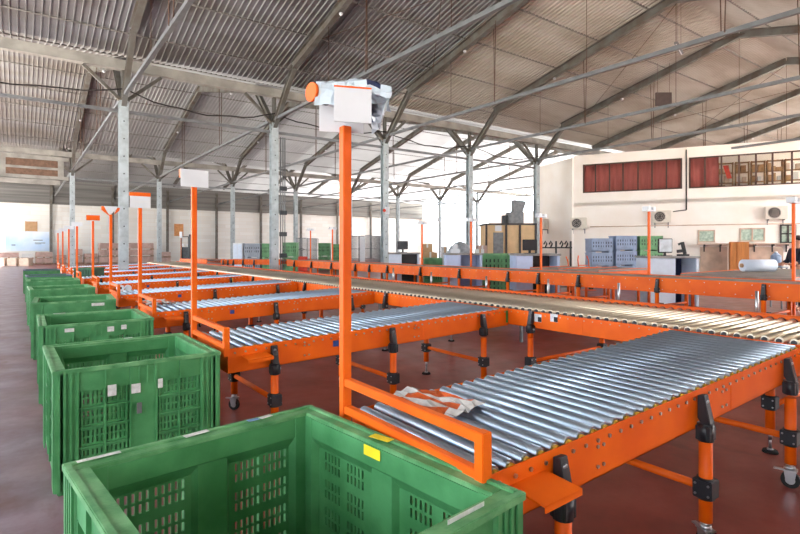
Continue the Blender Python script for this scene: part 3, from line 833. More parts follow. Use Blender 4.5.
# ================================================================== SECOND LONG LINE (higher)
Z2 = 1.006; X2, X2B = 8.3, 9.2
t = thing('upper_conveyor', 'long orange belt conveyor on taller legs behind the main roller line', 'belt conveyor')
def seg(t, p0, p1, w_, z, h, nm=''):
    p0, p1 = Vector((*p0, 0)), Vector((*p1, 0)); d = (p1-p0).normalized(); nrm = Vector((d.y, -d.x, 0))
    for k, s in enumerate((0, 1)):
        m = MB(); o_ = nrm*(w_*s)
        m.beam(p0+o_+Vector((0, 0, z-h/2)), p1+o_+Vector((0, 0, z-h/2)), .008, h)
        L = (p1-p0).length; i = .15
        while i < L:
            q = p0+o_+d*i; 
            for dz in (.04, h-.05): m.cyl(q+Vector((0, 0, z-dz))-nrm*.004, q+Vector((0, 0, z-dz))-nrm*.010, .007, n=5, m=1, sm=False)
            i += .21
        m.build('side_rail', [ORANGE, STEEL], t)
    m = MB(); a_ = p0+nrm*.01; b_ = p1+nrm*.01
    m.hexa([a_+Vector((0, 0, z-.05)), b_+Vector((0, 0, z-.05)), b_+nrm*(w_-.02)+Vector((0, 0, z-.05)), a_+nrm*(w_-.02)+Vector((0, 0, z-.05)),
            a_+Vector((0, 0, z-.012)), b_+Vector((0, 0, z-.012)), b_+nrm*(w_-.02)+Vector((0, 0, z-.012)), a_+nrm*(w_-.02)+Vector((0, 0, z-.012))])
    m.build('belt', BELT, t)
seg(t, (X2, -1.8), (X2, 18.7), .9, Z2, .235)
m = MB(); m.cyl((0, 0, .10), (0, 0, .80), .031, n=14); l2_me = m.mesh('leg', ORANGE)
brk2 = bracket_mesh(-1, Z2)
for px in (763.5, 657, 578, 538, 507.6, 459, 420, 387, 369, 355, 331, 311, 294):
    x, y, d = at_X(px, X2-.04)
    lg = link('leg', l2_me, t, (X2-.04, y, 0), -math.pi/2); link('leg_bracket', brk2, lg); link('foot_pad', pad_me, lg)
    lg = link('leg', l2_me, t, (X2B+.04, y, 0), -math.pi/2); link('leg_bracket', bracket_mesh(1, Z2), lg); link('foot_pad', pad_me, lg)
    if d < 14:
        q = MB(); q.cyl((X2-.04, y, .55), (X2B+.04, y, .55), .02, n=10); q.build('cross_brace', ORANGE, t); 
        q = MB(); q.box(X2+.0, X2+.08, y-.05, y+.05, .50, .60); q.build('brace_clamp', BLACKP, t)
t = thing('upper_conveyor', 'short slanting orange belt carrying on from the far end of the upper line', 'belt conveyor')
seg(t, (X2-.1, 19.0), (6.5, 21.0), .9, Z2, .20)
for px in (225, 230.6, 237, 248, 260.6):
    d = 20.0; x, y = at_d(px, d)
    u = (px-222)/(291-222); x = 6.5+(X2-.1-6.5)*u - .03; y = 21.0+(19.0-21.0)*u - .03
    lg = link('leg', l2_me, t, (x, y, 0), -math.pi/4); link('leg_bracket', brk2, lg); link('foot_pad', pad_me, lg)
t = thing('upper_conveyor', 'last short orange belt at the far left end of the upper line', 'belt conveyor')
seg(t, (6.2, 21.85), (5.75, 24.4), .8, Z2-.02, .16)
for (x, y) in ((6.2, 22.2), (7.0, 22.2), (5.8, 24.2), (6.6, 24.3)):
    lg = link('leg', l2_me, t, (x, y, 0), -math.pi/4); link('leg_bracket', brk2, lg); link('foot_pad', pad_me, lg)

# side belts leaving the second line on its far side
sb_labels = ['short orange branch belt behind the upper line at far right', 'short orange branch belt behind the upper line, left of the big pale desk',
             'short orange branch belt behind the upper line, before the wooden booth', 'short orange branch belt behind the upper line, left of the blue desk panels']
for i, (px, L) in enumerate(((800, 4.0), (607, 2.0), (567, 1.5))):
    x, y, d = at_X(px, 10.0)
    t = thing('branch_belt', sb_labels[i], 'belt conveyor', (9.7, y, 0), 0, 'branch belts behind the upper line')
    BWd = 1.7 if i == 0 else .8
    seg(t, (0, 0), (L, 0), -BWd, Z2+.02, .17)
    for xx in (.5, L-.5):
        for yy in (-.02, BWd+.02):
            lg = link('leg', l2_me, t, (xx, yy, 0)); link('foot_pad', pad_me, lg)
# sign posts standing at the second line
m = MB(); m.box(-.02, .02, -.02, .02, 0, 2.16); p2_me = m.mesh('post', ORANGE, bevel=.002)
m = MB(); m.box(-.1, .1, -.1, .1, 0, .012); pb_me = m.mesh('base_plate', ORANGE)
m = MB(); m.box(-.16, .16, -.05, .05, 2.16, 2.19); m.box(-.13, -.03, -.06, .06, 2.19, 2.25); m.box(.05, .14, -.06, .06, 2.18, 2.24); lamp_me = m.mesh('lamp_head', WHITE, bevel=.004)
plabs = ['orange post with a small white lamp head at the right edge, before the person', 'orange post with white lamp head behind the big pale desk',
         'orange post with white lamp head under the left air conditioner', 'orange post with white head in front of the bright doorway column',
         'orange post with white head beside the brown boxes', 'orange post with pale flat head right of the red pallet truck', 'orange post with pale flat head above the red pallet truck']
for i, px in enumerate((793.6, 649, 541, 471, 422, 332.5, 310.5)):
    x, y, d = at_X(px, 9.45)
    t = thing('lamp_post', plabs[i], 'post', (9.45, y, 0), 0, 'lamp posts behind the upper line')
    link('post', p2_me, t); link('base_plate', pb_me, t); link('lamp_head', lamp_me, t)

# ================================================================== OFFICE BLOCK at right
wr, wd = 9.44, 28.2
WDIR = Vector((-math.sin(R(63.6)), math.cos(R(63.6))))     # (right, ahead), heading away
def ow(px):                                  # plan point and distance of the office front at px
    u = (px-400)/F; d = (wd+.496*wr)/(1+.496*u); return at_d(px, d) + (d,)
C0 = Vector((*ow(574)[:2], 0)); C1 = Vector((*ow(862)[:2], 0))
WU = (C1-C0).normalized(); WN = Vector((WU.y, -WU.x, 0))    # along the front, outward normal
if WN.dot(Vector((0, 0, 0))-C0) < 0: WN = -WN
def oz(py, px): return zy(py, ow(px)[2])
def ou(px): return (Vector((*ow(px)[:2], 0))-C0).dot(WU)
RZ = math.atan2(WU.y, WU.x)
# local frame: x along the front, -y outwards (towards the hall)
assert abs((Matrix.Rotation(RZ, 3, 'Z') @ Vector((0, -1, 0))).dot(WN)) > .99
SGN = (Matrix.Rotation(RZ, 3, 'Z') @ Vector((0, -1, 0))).dot(WN)   # +1: -y is outward
LEN = (C1-C0).length
ZT, ZB0, ZB1 = 6.33, 4.40, 5.93
ws = [(ou(583), ou(682)), (ou(689), ou(862)-.3)]
O = MB(); th = .25
def ob(x0, x1, z0, z1): O.box(x0, x1, 0, th*SGN, z0, z1)
ob(0, LEN, 0, ZB0); ob(0, LEN, ZB1, ZT); ob(0, ws[0][0], ZB0, ZB1); ob(ws[0][1], ws[1][0], ZB0, ZB1); ob(ws[1][1], LEN, ZB0, ZB1)
struct(O.build('wall_office', PLASTER, None, C0, RZ))
# left flank of the office, running back from the corner
S1 = Vector((*at_d(539, 31.5), 0)); q = MB(); dS = S1-C0; 
q.beam(C0+Vector((0, 0, ZT/2)), S1+Vector((0, 0, ZT/2)), .25, ZT); struct(q.build('wall_left', PLASTER))
q = MB(); q.box(0, LEN, 3*SGN, 3.2*SGN, 3.9, ZT); q.box(0, LEN, 0, 3.2*SGN, 3.7, 3.9); q.box(0, LEN, .0, 3.2*SGN, ZT, ZT+.12)
struct(q.build('wall_office_back', PLASTER, None, C0, RZ))
wn = 1
def window(x0, x1, cuts, n_):
    fm = MB(); yy0, yy1 = -.02*SGN, .06*SGN
    fm.box(x0, x1, yy0, yy1, ZB0, ZB0+.06); fm.box(x0, x1, yy0, yy1, ZB1-.06, ZB1)
    for c in [x0+.03] + cuts + [x1-.03]: fm.box(c-.035, c+.035, yy0, yy1, ZB0, ZB1)
    w_ = struct(fm.build('window_%d' % n_, DKFRAME, None, C0, RZ))
    g = MB(); g.box(x0+.03, x1-.03, .015*SGN, .022*SGN, ZB0+.05, ZB1-.05); g.build('pane', GLASS, w_)
    return w_
w1 = window(*ws[0], [ou(p) for p in (595.5, 609.5, 623, 638, 652, 666.5)], 1)
w2 = window(*ws[1], [ou(p) for p in (705, 721.5, 739, 756, 772.6, 792, 812, 834)], 2)
def curtain(x0, x1, label):
    m = MB(); n_ = max(8, int((x1-x0)/.06)); pr = []
    for i in range(n_+1):
        m.v += [(x0+(x1-x0)*i/n_, (.14+.018*math.sin(i*1.7))*SGN, ZB0+.04), (x0+(x1-x0)*i/n_, (.14+.018*math.sin(i*1.7))*SGN, ZB1-.04)]
    for i in range(n_): m.f.append((2*i, 2*i+2, 2*i+3, 2*i+1)); m.m.append(0); m.s.append(True)
    o = m.build('curtain', REDCUR, None, C0, RZ); md = o.modifiers.new('t', 'SOLIDIFY'); md.thickness = .01
    tag(o, label, 'curtain', 'red curtains in the office windows')
curtain(ws[0][0]+.05, ws[0][1]-.05, 'red brown curtain filling the left office window strip')
curtain(ws[1][0]+.05, ou(719), 'red brown curtain in the left end of the right office window strip')
# shelving seen through the clear panes
rnd = random.Random(2)
for i, (pa, pb) in enumerate(((722, 738), (740, 755), (757, 772), (774, 791), (793, 812))):
    a_, b_ = ou(pa), ou(pb)
    t = thing('office_shelf', 'warm wooden shelf with goods behind the %s clear office pane from the left' % ORD[i], 'shelf', C0+Vector((0, 0, 3.9)), RZ, 'shelves in the office')
    m = MB()
    for z in (.35, .85, 1.35, 1.85): m.box(a_, b_, 1.6*SGN, 2.0*SGN, z, z+.03)
    for x in (a_, b_-.03): m.box(x, x+.03, 1.6*SGN, 2.0*SGN, 0, 1.9)
    m.build('frame', SHELFR, t)
    m = MB()
    for z in (.38, .88, 1.38):
        x = a_+.05
        while x < b_-.2:
            w_ = rnd.uniform(.1, .25); m.box(x, x+w_, 1.65*SGN, 1.9*SGN, z, z+rnd.uniform(.15, .4), rnd.randrange(4)); x += w_+rnd.uniform(.02, .1)
    m.build('goods', [CARD, PAPER, BEIGE, SHELFR], t)
m = MB(); m.box(ou(724), ou(729), .5*SGN, .52*SGN, 4.85, 5.5); o = m.build('orange_jacket', RED, None, C0, RZ)
for v in o.data.vertices:
    if v.co.z < 5: v.co.x += .18
tag(o, 'orange red cloth hanging behind the first clear office pane', 'cloth')
# air conditioners
def ac(label, px, py, on_left=False):
    m = MB(); m.box(-.42, .42, 0, -.30, 0, .62); 
    t = thing('air_conditioner', label, 'air conditioner', (0, 0, 0), 0, 'outdoor air conditioner units on the office wall')
    if on_left:
        p = C0 + dS*on_left; d = CT*p.y+ST*p.x
        t.location = (p.x, p.y, zy(py, d)); t.rotation_euler = (0, 0, math.atan2(-dS.y, -dS.x))
        off = -.13
    else:
        x, y, d = ow(px); t.location = (x, y, zy(py, d)); t.rotation_euler = (0, 0, RZ if SGN > 0 else RZ+math.pi); off = 0
    m = MB(); m.box(-.42, .42, off-.34, off-.04, 0, .60); m.build('casing', ACW, t, bevel=.015)
    m = MB(); m.cyl((-.08, off-.355, .30), (-.08, off-.338, .30), .25, n=28); m.build('fan_grille', ACD, t)
    for rr_ in (.09, .16, .23):
        m = MB()
        pts = [(-.08+rr_*math.cos(i*math.pi/10), off-.358, .30+rr_*math.sin(i*math.pi/10)) for i in range(21)]; m.tube(pts, .006, n=4); m.build('guard_ring', ACW, t)
    m = MB()
    for x in (-.3, .3): m.box(x-.02, x+.02, off-.36, off-.0, -.05, 0); m.box(x-.02, x+.02, off-.03, off-.0, -.25, 0)
    m.build('wall_bracket', GREYM, t)
    for z in range(6):
        pass
    return t
ac('white air conditioner on the left flank of the office, seen at an angle', 548, 229.5, .75)
ac('white air conditioner just right of the office corner', 579, 229, )
ac('white air conditioner low under the left window strip', 661.5, 222.8)
ac('white air conditioner low under the right window strip', 775, 219.5)
# conduit, ledge, brown plate
m = MB(); x = ou(686.3); m.tube([(x, -.03*SGN, ZT), (x, -.03*SGN, oz(210, 686))], .03); m.tube([(x, -.03*SGN, oz(210, 686)), (ou(673), -.03*SGN, oz(211.5, 673))], .025)
tag(m.build('conduit', DARKC, None, C0, RZ), 'dark vertical conduit between the two office window strips', 'pipe')
m = MB(); m.tube([(ou(590), -.03*SGN, 2.58), (ou(860), -.03*SGN, 2.58)], .025); tag(m.build('wall_pipe', BEIGE, None, C0, RZ), 'thin pale pipe running along the office wall under the air conditioners', 'pipe')
# framed windows low on the office wall
PIC = mat('greenish_glazing', (196, 214, 198), .3, 0, .3, 7., rgb2=(150, 176, 160))
def wall_board(name, label, cat, pa, pb, ya, yb, mf, mp, depth=.05, bars=0, group=None, hb=0):
    a_, b_ = ou(pa), ou(pb); pm = (pa+pb)/2; z0, z1 = oz(yb, pm), oz(ya, pm)
    t = thing(name, label, cat, C0, RZ, group)
    fm = MB()
    for (x0, x1, u0, u1) in ((a_, b_, z0, z0+.06), (a_, b_, z1-.06, z1), (a_, a_+.06, z0, z1), (b_-.06, b_, z0, z1)): fm.box(x0, x1, -depth*SGN, -.002*SGN, u0, u1)
    for i in range(bars): c = a_+(b_-a_)*(i+1)/(bars+1); fm.box(c-.03, c+.03, -depth*SGN, -.002*SGN, z0, z1)
    if hb: fm.box(a_, b_, -depth*SGN, -.002*SGN, (z0+z1)/2-.03, (z0+z1)/2+.03)
    fm.build('frame', mf, t)
    pm_ = MB(); pm_.box(a_+.05, b_-.05, -.02*SGN, -.004*SGN, z0+.05, z1-.05); pm_.build('panel', mp, t)
    return t
wall_board('glazed_hatch', 'pale glazed hatch in the office wall, left of the orange wooden cupboard', 'hatch', 698, 715, 230, 242.5, BEIGE, PIC, group='hatches in the office wall')
wall_board('glazed_hatch', 'pale two pane glazed hatch above the orange wooden cupboard', 'hatch', 739.5, 765, 228, 241.5, BEIGE, PIC, bars=1, group='hatches in the office wall')
wall_board('barred_window', 'small dark framed window with four pale panes near the person', 'window', 779.8, 796, 224.5, 243, ACD, PIC, bars=1, hb=1, depth=.08)
# counter, panels and cupboard below
a_, b_ = ou(697), ou(800)
m = MB(); m.box(a_, b_, -.50*SGN, -.02*SGN, oz(244.5, 740), oz(243.3, 740)); t = thing('wall_counter', 'pale shelf board along the office wall with dark brackets', 'shelf', C0, RZ); m.build('board', BEIGE, t)
for px in (704, 720, 754, 772, 786): m = MB(); x = ou(px); z = oz(244.5, 740); m.box(x-.03, x+.03, -.45*SGN, -.02*SGN, z-.06, z); m.box(x-.03, x+.03, -.07*SGN, -.02*SGN, z-.35, z); m.build('bracket', ACD, t)
m = MB(); m.box(ou(700), ou(727), -.06*SGN, -.004*SGN, 0, oz(247, 714)); tag(m.build('wall_panel', BEIGE, None, C0, RZ), 'beige scuffed panel against the office wall left of the orange cupboard', 'panel', 'panels on the office wall')
m = MB(); m.box(ou(747), ou(783), -.06*SGN, -.004*SGN, 0, oz(247, 765)); tag(m.build('wall_panel', BEIGE, None, C0, RZ), 'beige panel against the office wall right of the orange cupboard', 'panel', 'panels on the office wall')
t = thing('wooden_cupboard', 'tall orange wooden cupboard against the office wall', 'cupboard', C0, RZ)
m = MB(); m.box(ou(727.5), ou(746), -.95*SGN, -.52*SGN, 0, oz(242, 737)); m.build('carcass', WOODO, t, bevel=.01)
for (pa, pb) in ((727.7, 733.5), (734, 745.8)): m = MB(); m.box(ou(pa)+.01, ou(pb), -.98*SGN, -.95*SGN, .1, oz(242.4, 737)); m.build('door', WOODO, t, bevel=.005)

# ================================================================== BACKGROUND GOODS
def bgbox(px0, px1, py0, d, depth, rz=-TH):
    """plan position, width and height of a thing on the floor spanning px0..px1 with its top at py0"""
    x, y = at_d((px0+px1)/2, d); return (x, y, 0), (px1-px0)/F*d, zy(py0, d)
def crate_stack(label, px0, px1, ytop, d, mats, nlev, group, rz=-TH, depth=.8):
    """each crate of the stack is a thing of its own"""
    loc, w_, h = bgbox(px0, px1, ytop, d, depth); hl = h/nlev
    rot = Matrix.Rotation(rz, 3, 'Z')
    me_c = MB()
    W, D, T = w_, depth, .03
    for (x0, x1, y0, y1) in ((-W/2, W/2, -D/2, -D/2+T), (-W/2, W/2, D/2-T, D/2), (-W/2, -W/2+T, -D/2, D/2), (W/2-T, W/2, -D/2, D/2)):
        me_c.box(x0, x1, y0, y1, .06, hl)
    me_c.box(-W/2, W/2, -D/2, D/2, .05, .09)
    k = -W/2
    for u in (-.5, -.36, -.22, -.08, .08, .22, .36, .5): me_c.box(u*W-.012, u*W+.012, -D/2-.02, -D/2, .06, hl-.03)
    for u in (.3, .55, .8): me_c.box(-W/2, W/2, -D/2-.015, -D/2, u*hl, u*hl+.02)
    sl = me_c
    rm = MB(); ring(rm, W+.03, D+.05, .06, hl-.045, hl-.002); rim = rm.mesh('rim', mats[1])
    for c in range(8):
        for z in (.38, .62):
            x = (-.42+c*.12)*W; sl.box(x-.01*W, x+.025*W, -D/2-.004, -D/2-.001, z*hl, (z+.14)*hl, 1)
    body = me_c.mesh('body', [mats[0], BLACKM])
    fo = MB()
    for x in (-W/2+.1, W/2-.1): fo.box(x-.07, x+.07, -D/2, D/2, 0, .06)
    foot = fo.mesh('skids', mats[1])
    names = ['bottom', 'middle', 'top'] if nlev == 3 else (['bottom', 'top'] if nlev == 2 else [''])
    for l in range(nlev):
        lab = label % ((names[l] + ' ') if nlev > 1 else '')
        t = thing('plastic_crate', lab, 'crate', (loc[0], loc[1], l*hl), rz, group)
        link('body', body, t); link('rim', rim, t); link('skids', foot, t)
GB = (CRBLUE, CRBLUE); GG = (mat('pale_green_plastic', (104, 160, 110), .55), mat('pale_green_rim', (120, 172, 124), .55)); GY = (CRGREY, CRGREY)
crate_stack('%sgrey blue crate of the left stack by the office corner', 588.5, 609, 238.5, 23.0, GB, 3, 'grey blue crates by the office')
crate_stack('%sgrey blue crate of the right stack, next to the green crates', 612.5, 632.5, 236, 23.0, GB, 3, 'grey blue crates by the office')
crate_stack('%sgreen crate of the stack behind the big pale desk', 636, 658, 236, 23.0, GG, 3, 'green crates by the office')
crate_stack('low %sgreen crate between two blue desk panels before the booth', 481, 513, 253.5, 15.5, GG, 2, 'green crates before the booth', depth=.9)
crate_stack('small %sgreen crate beside the brown cardboard boxes', 424, 441, 257.8, 17.5, GG, 1, None, depth=.7)
crate_stack('%sgrey crate of the stack left of the second front column', 246.5, 261.5, 243.5, 31, GY, 2, 'grey crates at the back')
crate_stack('%sgreen crate of the stack between the grey crates and the cabled column', 264, 273.5, 243.5, 31, GG, 2, 'green crates at the back')
crate_stack('%sgreen crate of the stack just right of the cabled column', 284, 297.5, 242.5, 31, GG, 2, 'green crates at the back')
crate_stack('%sgreen crate beside the red pallet truck', 319.5, 330.5, 243, 34, GG, 2, 'green crates at the back')
crate_stack('%sgreen crate behind the cage racks, beside the tall orange front post', 333, 341, 244, 34, GG, 2, 'green crates at the back')
# white cabinet
def cabinet(label, px0, px1, ytop, d, m1, m2, depth=.6):
    loc, w_, h = bgbox(px0, px1, ytop, d, depth)
    t = thing('cabinet', label, 'cabinet', loc, -TH)
    q = MB(); q.box(-w_/2, w_/2, -depth/2, depth/2, 0, h); q.build('carcass', m1, t, bevel=.01)
    for s in (-1, 1): q = MB(); q.box(min(0, s*w_*.46)+.01, max(0, s*w_*.46)-.01, -depth/2-.02, -depth/2, .1, h-.08); q.build('door', m2, t, bevel=.004)
    return t
cabinet('white cabinet with pale blue doors left of the grey crates', 234.5, 244, 243, 31, WHITE, DESKW)
# green crate standing between the far conveyors
loc = at_d(89, 19.0)
q = dup(bpy.data.objects['harvest_bin'], (0, 0, 0), 0, '') if False else None
def small_crate(label, px0, px1, ytop, ybot, d):
    x, y = at_d((px0+px1)/2, d); w_ = (px1-px0)/F*d; h = zy(ytop, d)
    return x, y, w_, h
x, y, w_, h = small_crate('', 80, 99, 267.5, 280, 13.6)
crate_stack('dark %sgreen crate standing in the gap between conveyors beyond the aisle bins', 80.5, 99, 267.5, 14.1, (mat('dark_green_plastic', (30, 84, 56), .5), mat('dark_green_rim', (36, 96, 64), .5)), 1, None, depth=.5)

# desks with monitors
def desk(label, px0, px1, ytop, d, split, m1, m2, mon=None, group='work desks behind the upper line'):
    loc, w_, h = bgbox(px0, px1, ytop, d, .8)
    t = thing('work_desk', label, 'desk', loc, -TH, group)
    x0, x1 = -w_/2, w_/2; xs_ = x0 + w_*split
    q = MB(); q.box(x0-.03, x1+.03, -.43, .43, h-.05, h); q.build('desk_top', DESKT, t, bevel=.005)
    q = MB(); q.box(x0, xs_, -.40, .40, 0, h-.05); q.build('side_cabinet', m1, t, bevel=.005)
    q = MB(); q.box(x1-.06, x1, -.40, .40, 0, h-.05); q.build('side_panel', m1, t)
    q = MB(); q.box(xs_, x1-.06, .30, .36, .0, h-.05); q.build('back_panel', m2, t)
    if mon:
        (pa, pb, ya, yb, scr) = mon
        mw = (pb-pa)/F*d; mz0 = zy(yb, d); mz1 = zy(ya, d); mx = ((pa+pb)/2-(px0+px1)/2)/F*d
        lx = Vector((loc[0], loc[1], 0)) + Matrix.Rotation(-TH, 3, 'Z') @ Vector((mx, 0, 0))
        t2 = thing('monitor', 'dark computer monitor standing on the ' + label.split(' with')[0], 'monitor', (lx.x, lx.y, h), -TH, 'monitors on the work desks')
        b0 = min(max(mz0-h, .08), .4); b1 = max(mz1-h, b0+.25)
        q = MB(); q.box(-mw/2, mw/2, -.03, .03, b0, b1); q.build('screen_case', SCREEN, t2, bevel=.01)
        q = MB(); q.box(-mw/2+.02, mw/2-.02, -.034, -.029, b0+.03, b1-.02); q.build('display', scr, t2)
        q = MB(); q.box(-.03, .03, .0, .03, .01, b0+.1); q.box(-.14, .14, -.1, .1, 0, .015); q.build('stand', SCREEN, t2)
    return t
desk('big pale desk with navy recess before the green crates', 643, 690, 256, 13.5, .52, DESKW, NAVY, (658, 672, 238.5, 254, SCREENW))
desk('blue panelled desk with dark open side before the booth', 513, 555, 253.5, 13.5, .38, DESKB, SCREEN, (522.5, 537, 239.5, 252.5, SCREEN))
desk('blue panelled desk with white machine on top near the doorway', 445, 480, 253, 14.5, .40, DESKB, DESKB)
desk('pale desk with dark shelves left of the brown boxes', 389, 419, 252.5, 16.5, .42, DESKW, SCREEN, (397.5, 408, 241, 249.5, SCREEN))
# scanner arm on the big desk
bd = [o for o in bpy.data.objects if o.name.startswith('work_desk') and o['label'].startswith('big pale')][0]
hd = zy(256, 13.5)
def on_desk(px, d=13.5): return at_d(px, d)
x, y = on_desk(683); t = thing('label_printer', 'black label printer with raised arm on the big pale desk', 'printer', (x, y, hd), -TH)
q = MB(); q.box(-.12, .12, -.1, .1, 0, .05); q.build('base', BLACKP, t, bevel=.01); q = MB(); q.beam((.05, 0, .05), (-.02, 0, .36), .06, .07); q.beam((-.02, 0, .34), (-.12, 0, .30), .05, .05); q.beam((-.15, 0, .12), (.03, 0, .14), .06, .08); q.build('arm', BLACKP, t)
x, y = at_d(455, 14.5); hd2 = zy(253, 14.5)
t = thing('desk_machine', 'small white machine on the blue desk near the doorway', 'machine', (x, y, hd2), -TH); q = MB(); q.box(-.13, .13, -.15, .15, 0, .12); q.build('casing', WHITE, t, bevel=.02); q = MB(); q.box(-.07, .07, -.1, .1, .12, .25); q.build('hopper', WHITE, t, bevel=.02)

# cardboard boxes, silver wrap, white column of goods near doorway
def carton(label, px0, px1, ytop, ybase_z, d, m_=CARD, group='brown cartons near the doorway', depth=.5, name='cardboard_box'):
    x, y = at_d((px0+px1)/2, d); w_ = (px1-px0)/F*d; z1 = zy(ytop, d)
    t = thing(name, label, 'box', (x, y, ybase_z), -TH, group)
    q = MB(); q.box(-w_/2, w_/2, -depth/2, depth/2, 0, z1-ybase_z); q.build('carton', m_, t, bevel=.008)
    q = MB(); q.box(-.03, .03, -depth/2-.002, depth/2+.002, (z1-ybase_z)*.55, z1-ybase_z+.002); q.build('tape', PAPER if m_ != PAPER else CARD, t)
    return z1
za = carton('lower brown cardboard box beside the orange post near the doorway', 423, 437, 252, 0, 18.5)
carton('upper brown cardboard box stacked beside the orange post near the doorway', 422, 432, 244, za, 18.5)
carton('white box standing left of the blue desk near the doorway', 442, 447, 246.5, 0, 18.4, PAPER, None)
x, y = at_d(460, 20); t = thing('wrapped_pallet', 'pallet load under silvery grey sheet before the bright doorway', 'pallet', (x, y, 0), -TH)
q = MB(); q.box(-.5, .5, -.5, .5, 0, .14); q.build('pallet', PALW, t)
q = MB(); q.sphere((0, 0, .72), .62, .6, 1.0, 14, 10)
q.v = [(a, b_, max(.14, c)) for a, b_, c in q.v]; q.build('sheet', SILVER, t)
carton('dark carton between the orange post and the booth', 476.5, 486, 245.5, 0, 20.5, CARDP, None, .6); 
carton('white carton low in front of the booth', 475, 483, 249, 0, 18.2, PAPER, None, .5)

# wooden booth with a grey duct unit on top
d = 27.5; x, y = at_d(511, d); w_ = 50/F*d; h = zy(224, d)
t = thing('wooden_booth', 'pale plywood booth with dark frame posts near the office corner', 'booth', (x, y, 0), -TH+.05)
q = MB(); q.box(-w_/2, w_/2, 0, 1.6, 0, h-.06); q.build('plywood_wall', WOODP, t)
for u in (-.5, -.1, .18, .5): q = MB(); q.box(u*w_-.05, u*w_+.05, -.06, .0, 0, h); q.build('frame_post', ACD, t)
q = MB(); q.box(-w_/2-.05, w_/2+.05, -.08, 1.65, h-.06, h+.04); q.build('roof_board', ACD, t)
q = MB(); q.box(-.36*w_, -.16*w_, -.03, -.001, 0, h-.45); q.build('door', GREYM, t)
q = MB(); q.box(-.33*w_, -.2*w_, -.09, -.06, h-.38, h-.08); q.build('notice', WHITE, t)
x, y = at_d(515, d+.7); t = thing('ventilation_unit', 'grey ventilation unit with tilted hood on the roof of the booth', 'ventilation unit', (x, y, h+.04), -TH+.05)
q = MB(); q.box(-.45, .4, -.3, .3, 0, .62); q.build('casing', GREYM, t, bevel=.02)
q = MB(); q.hexa([(-.15, -.28, .62), (.35, -.28, .62), (.35, .28, .62), (-.15, .28, .62), (-.12, -.28, 1.28), (.55, -.28, 1.2), (.55, .28, 1.2), (-.12, .28, 1.28)]); q.build('hood', GREYM, t)
q = MB(); q.box(-.7, -.45, -.2, .2, 0, .45); q.build('motor', DKMACH, t)

for i_, (px, d_) in enumerate(((564, 16.5), (585, 18.0))):
    x, y = at_d(px, d_); t = thing('hand_truck', ('orange hand truck right of the booth, between the desk and the crates', 'orange hand truck leaning just left of the grey blue crates')[i_], 'hand truck', (x, y, 0), -TH+.2, 'orange hand trucks')
    for s_ in (-.2, .2):
        q = MB(); q.tube([(s_, -.1, .12), (s_, .05, .7), (s_, .12, 1.05), (s_*.8, .16, 1.2)], .02); q.build('side_tube', ORANGE, t)
        q = MB(); q.cyl((s_*1.2-.03, .02, .12), (s_*1.2+.03, .02, .12), .12, n=14); q.build('wheel', RUBBER, t)
    for z_ in (.35, .6, .85): q = MB(); q.box(-.2, .2, -.06+z_*.13, -.03+z_*.13, z_, z_+.03); q.build('cross_bar', ORANGE, t)
    q = MB(); q.box(-.22, .22, -.34, -.1, .02, .04); q.build('toe_plate', ORANGE, t)
x, y = at_d(556, 19.5); t = thing('black_rack', 'black tool rack with hooks standing right of the booth', 'rack', (x, y, 0), -TH)
for s_ in (-.55, 0, .55): q = MB(); q.box(s_-.03, s_+.03, -.03, .03, 0, 1.72); q.build('upright', BLACKP, t)
q = MB(); q.box(-.6, .6, -.02, .02, 1.45, 1.5); q.build('rail', BLACKP, t)
for s_ in (-.4, -.2, .2, .38): q = MB(); q.tube([(s_, -.02, 1.5), (s_+.03, -.1, 1.62), (s_-.03, -.12, 1.72), (s_-.08, -.08, 1.6)], .03); q.build('hook', BLACKP, t)
q = MB(); q.box(-.62, .62, -.2, .2, 0, .03); q.build('base', BLACKP, t)
# wheeled cage racks
def cage(label, px0, px1, ytop, d):
    loc, w_, h = bgbox(px0, px1, ytop, d, .8)
    t = thing('cage_trolley', label, 'cage trolley', loc, -TH, 'cage trolleys along the far side')
    q = MB(); n_ = 9
    for s in range(n_+1):
        x = -w_/2+w_*s/n_; q.box(x-.016, x+.016, -.4, -.37, .2, h); q.box(x-.012, x+.012, .37, .4, .2, h)
    for z in (.25, .6*h, .3*h, h-.03): q.box(-w_/2, w_/2, -.41, -.37, z, z+.035); q.box(-w_/2, w_/2, .37, .41, z, z+.035)
    for s in (-1, 1):
        for z in (.3*h, h-.03): q.box(s*w_/2-.015, s*w_/2+.015, -.4, .4, z, z+.03)
    q.build('bars', GREYM, t)
    q = MB(); q.box(-w_/2, w_/2, -.4, .4, .16, .2); q.build('deck', GREYM, t)
    for sx in (-1, 1):
        for sy in (-1, 1): q = MB(); x = sx*(w_/2-.08); q.cyl((x-.02, sy*.32, .075), (x+.02, sy*.32, .075), .075, n=12); q.box(x-.025, x+.025, sy*.32-.02, sy*.32+.02, .07, .16, 1); q.build('caster', [RUBBER, STEEL], t)
cl = ['leftmost grey cage trolley beside the green crates', 'grey cage trolley left of the red pallet truck post', 'grey cage trolley just right of the tall orange front post', 'grey cage trolley left of the small white panel', 'grey cage trolley right of the small white panel', 'rightmost grey cage trolley by the front row column']
for lab, (a_, b_, yt, d) in zip(cl, ((297.5, 306.5, 238, 37), (308, 317.5, 238.5, 37), (350, 357.5, 236, 36), (358.5, 364.5, 236, 36), (365.5, 372.5, 235.5, 36), (373.5, 380.5, 236, 36))): cage(lab, a_, b_, yt, d)
x, y = at_d(362.5, 33.5)
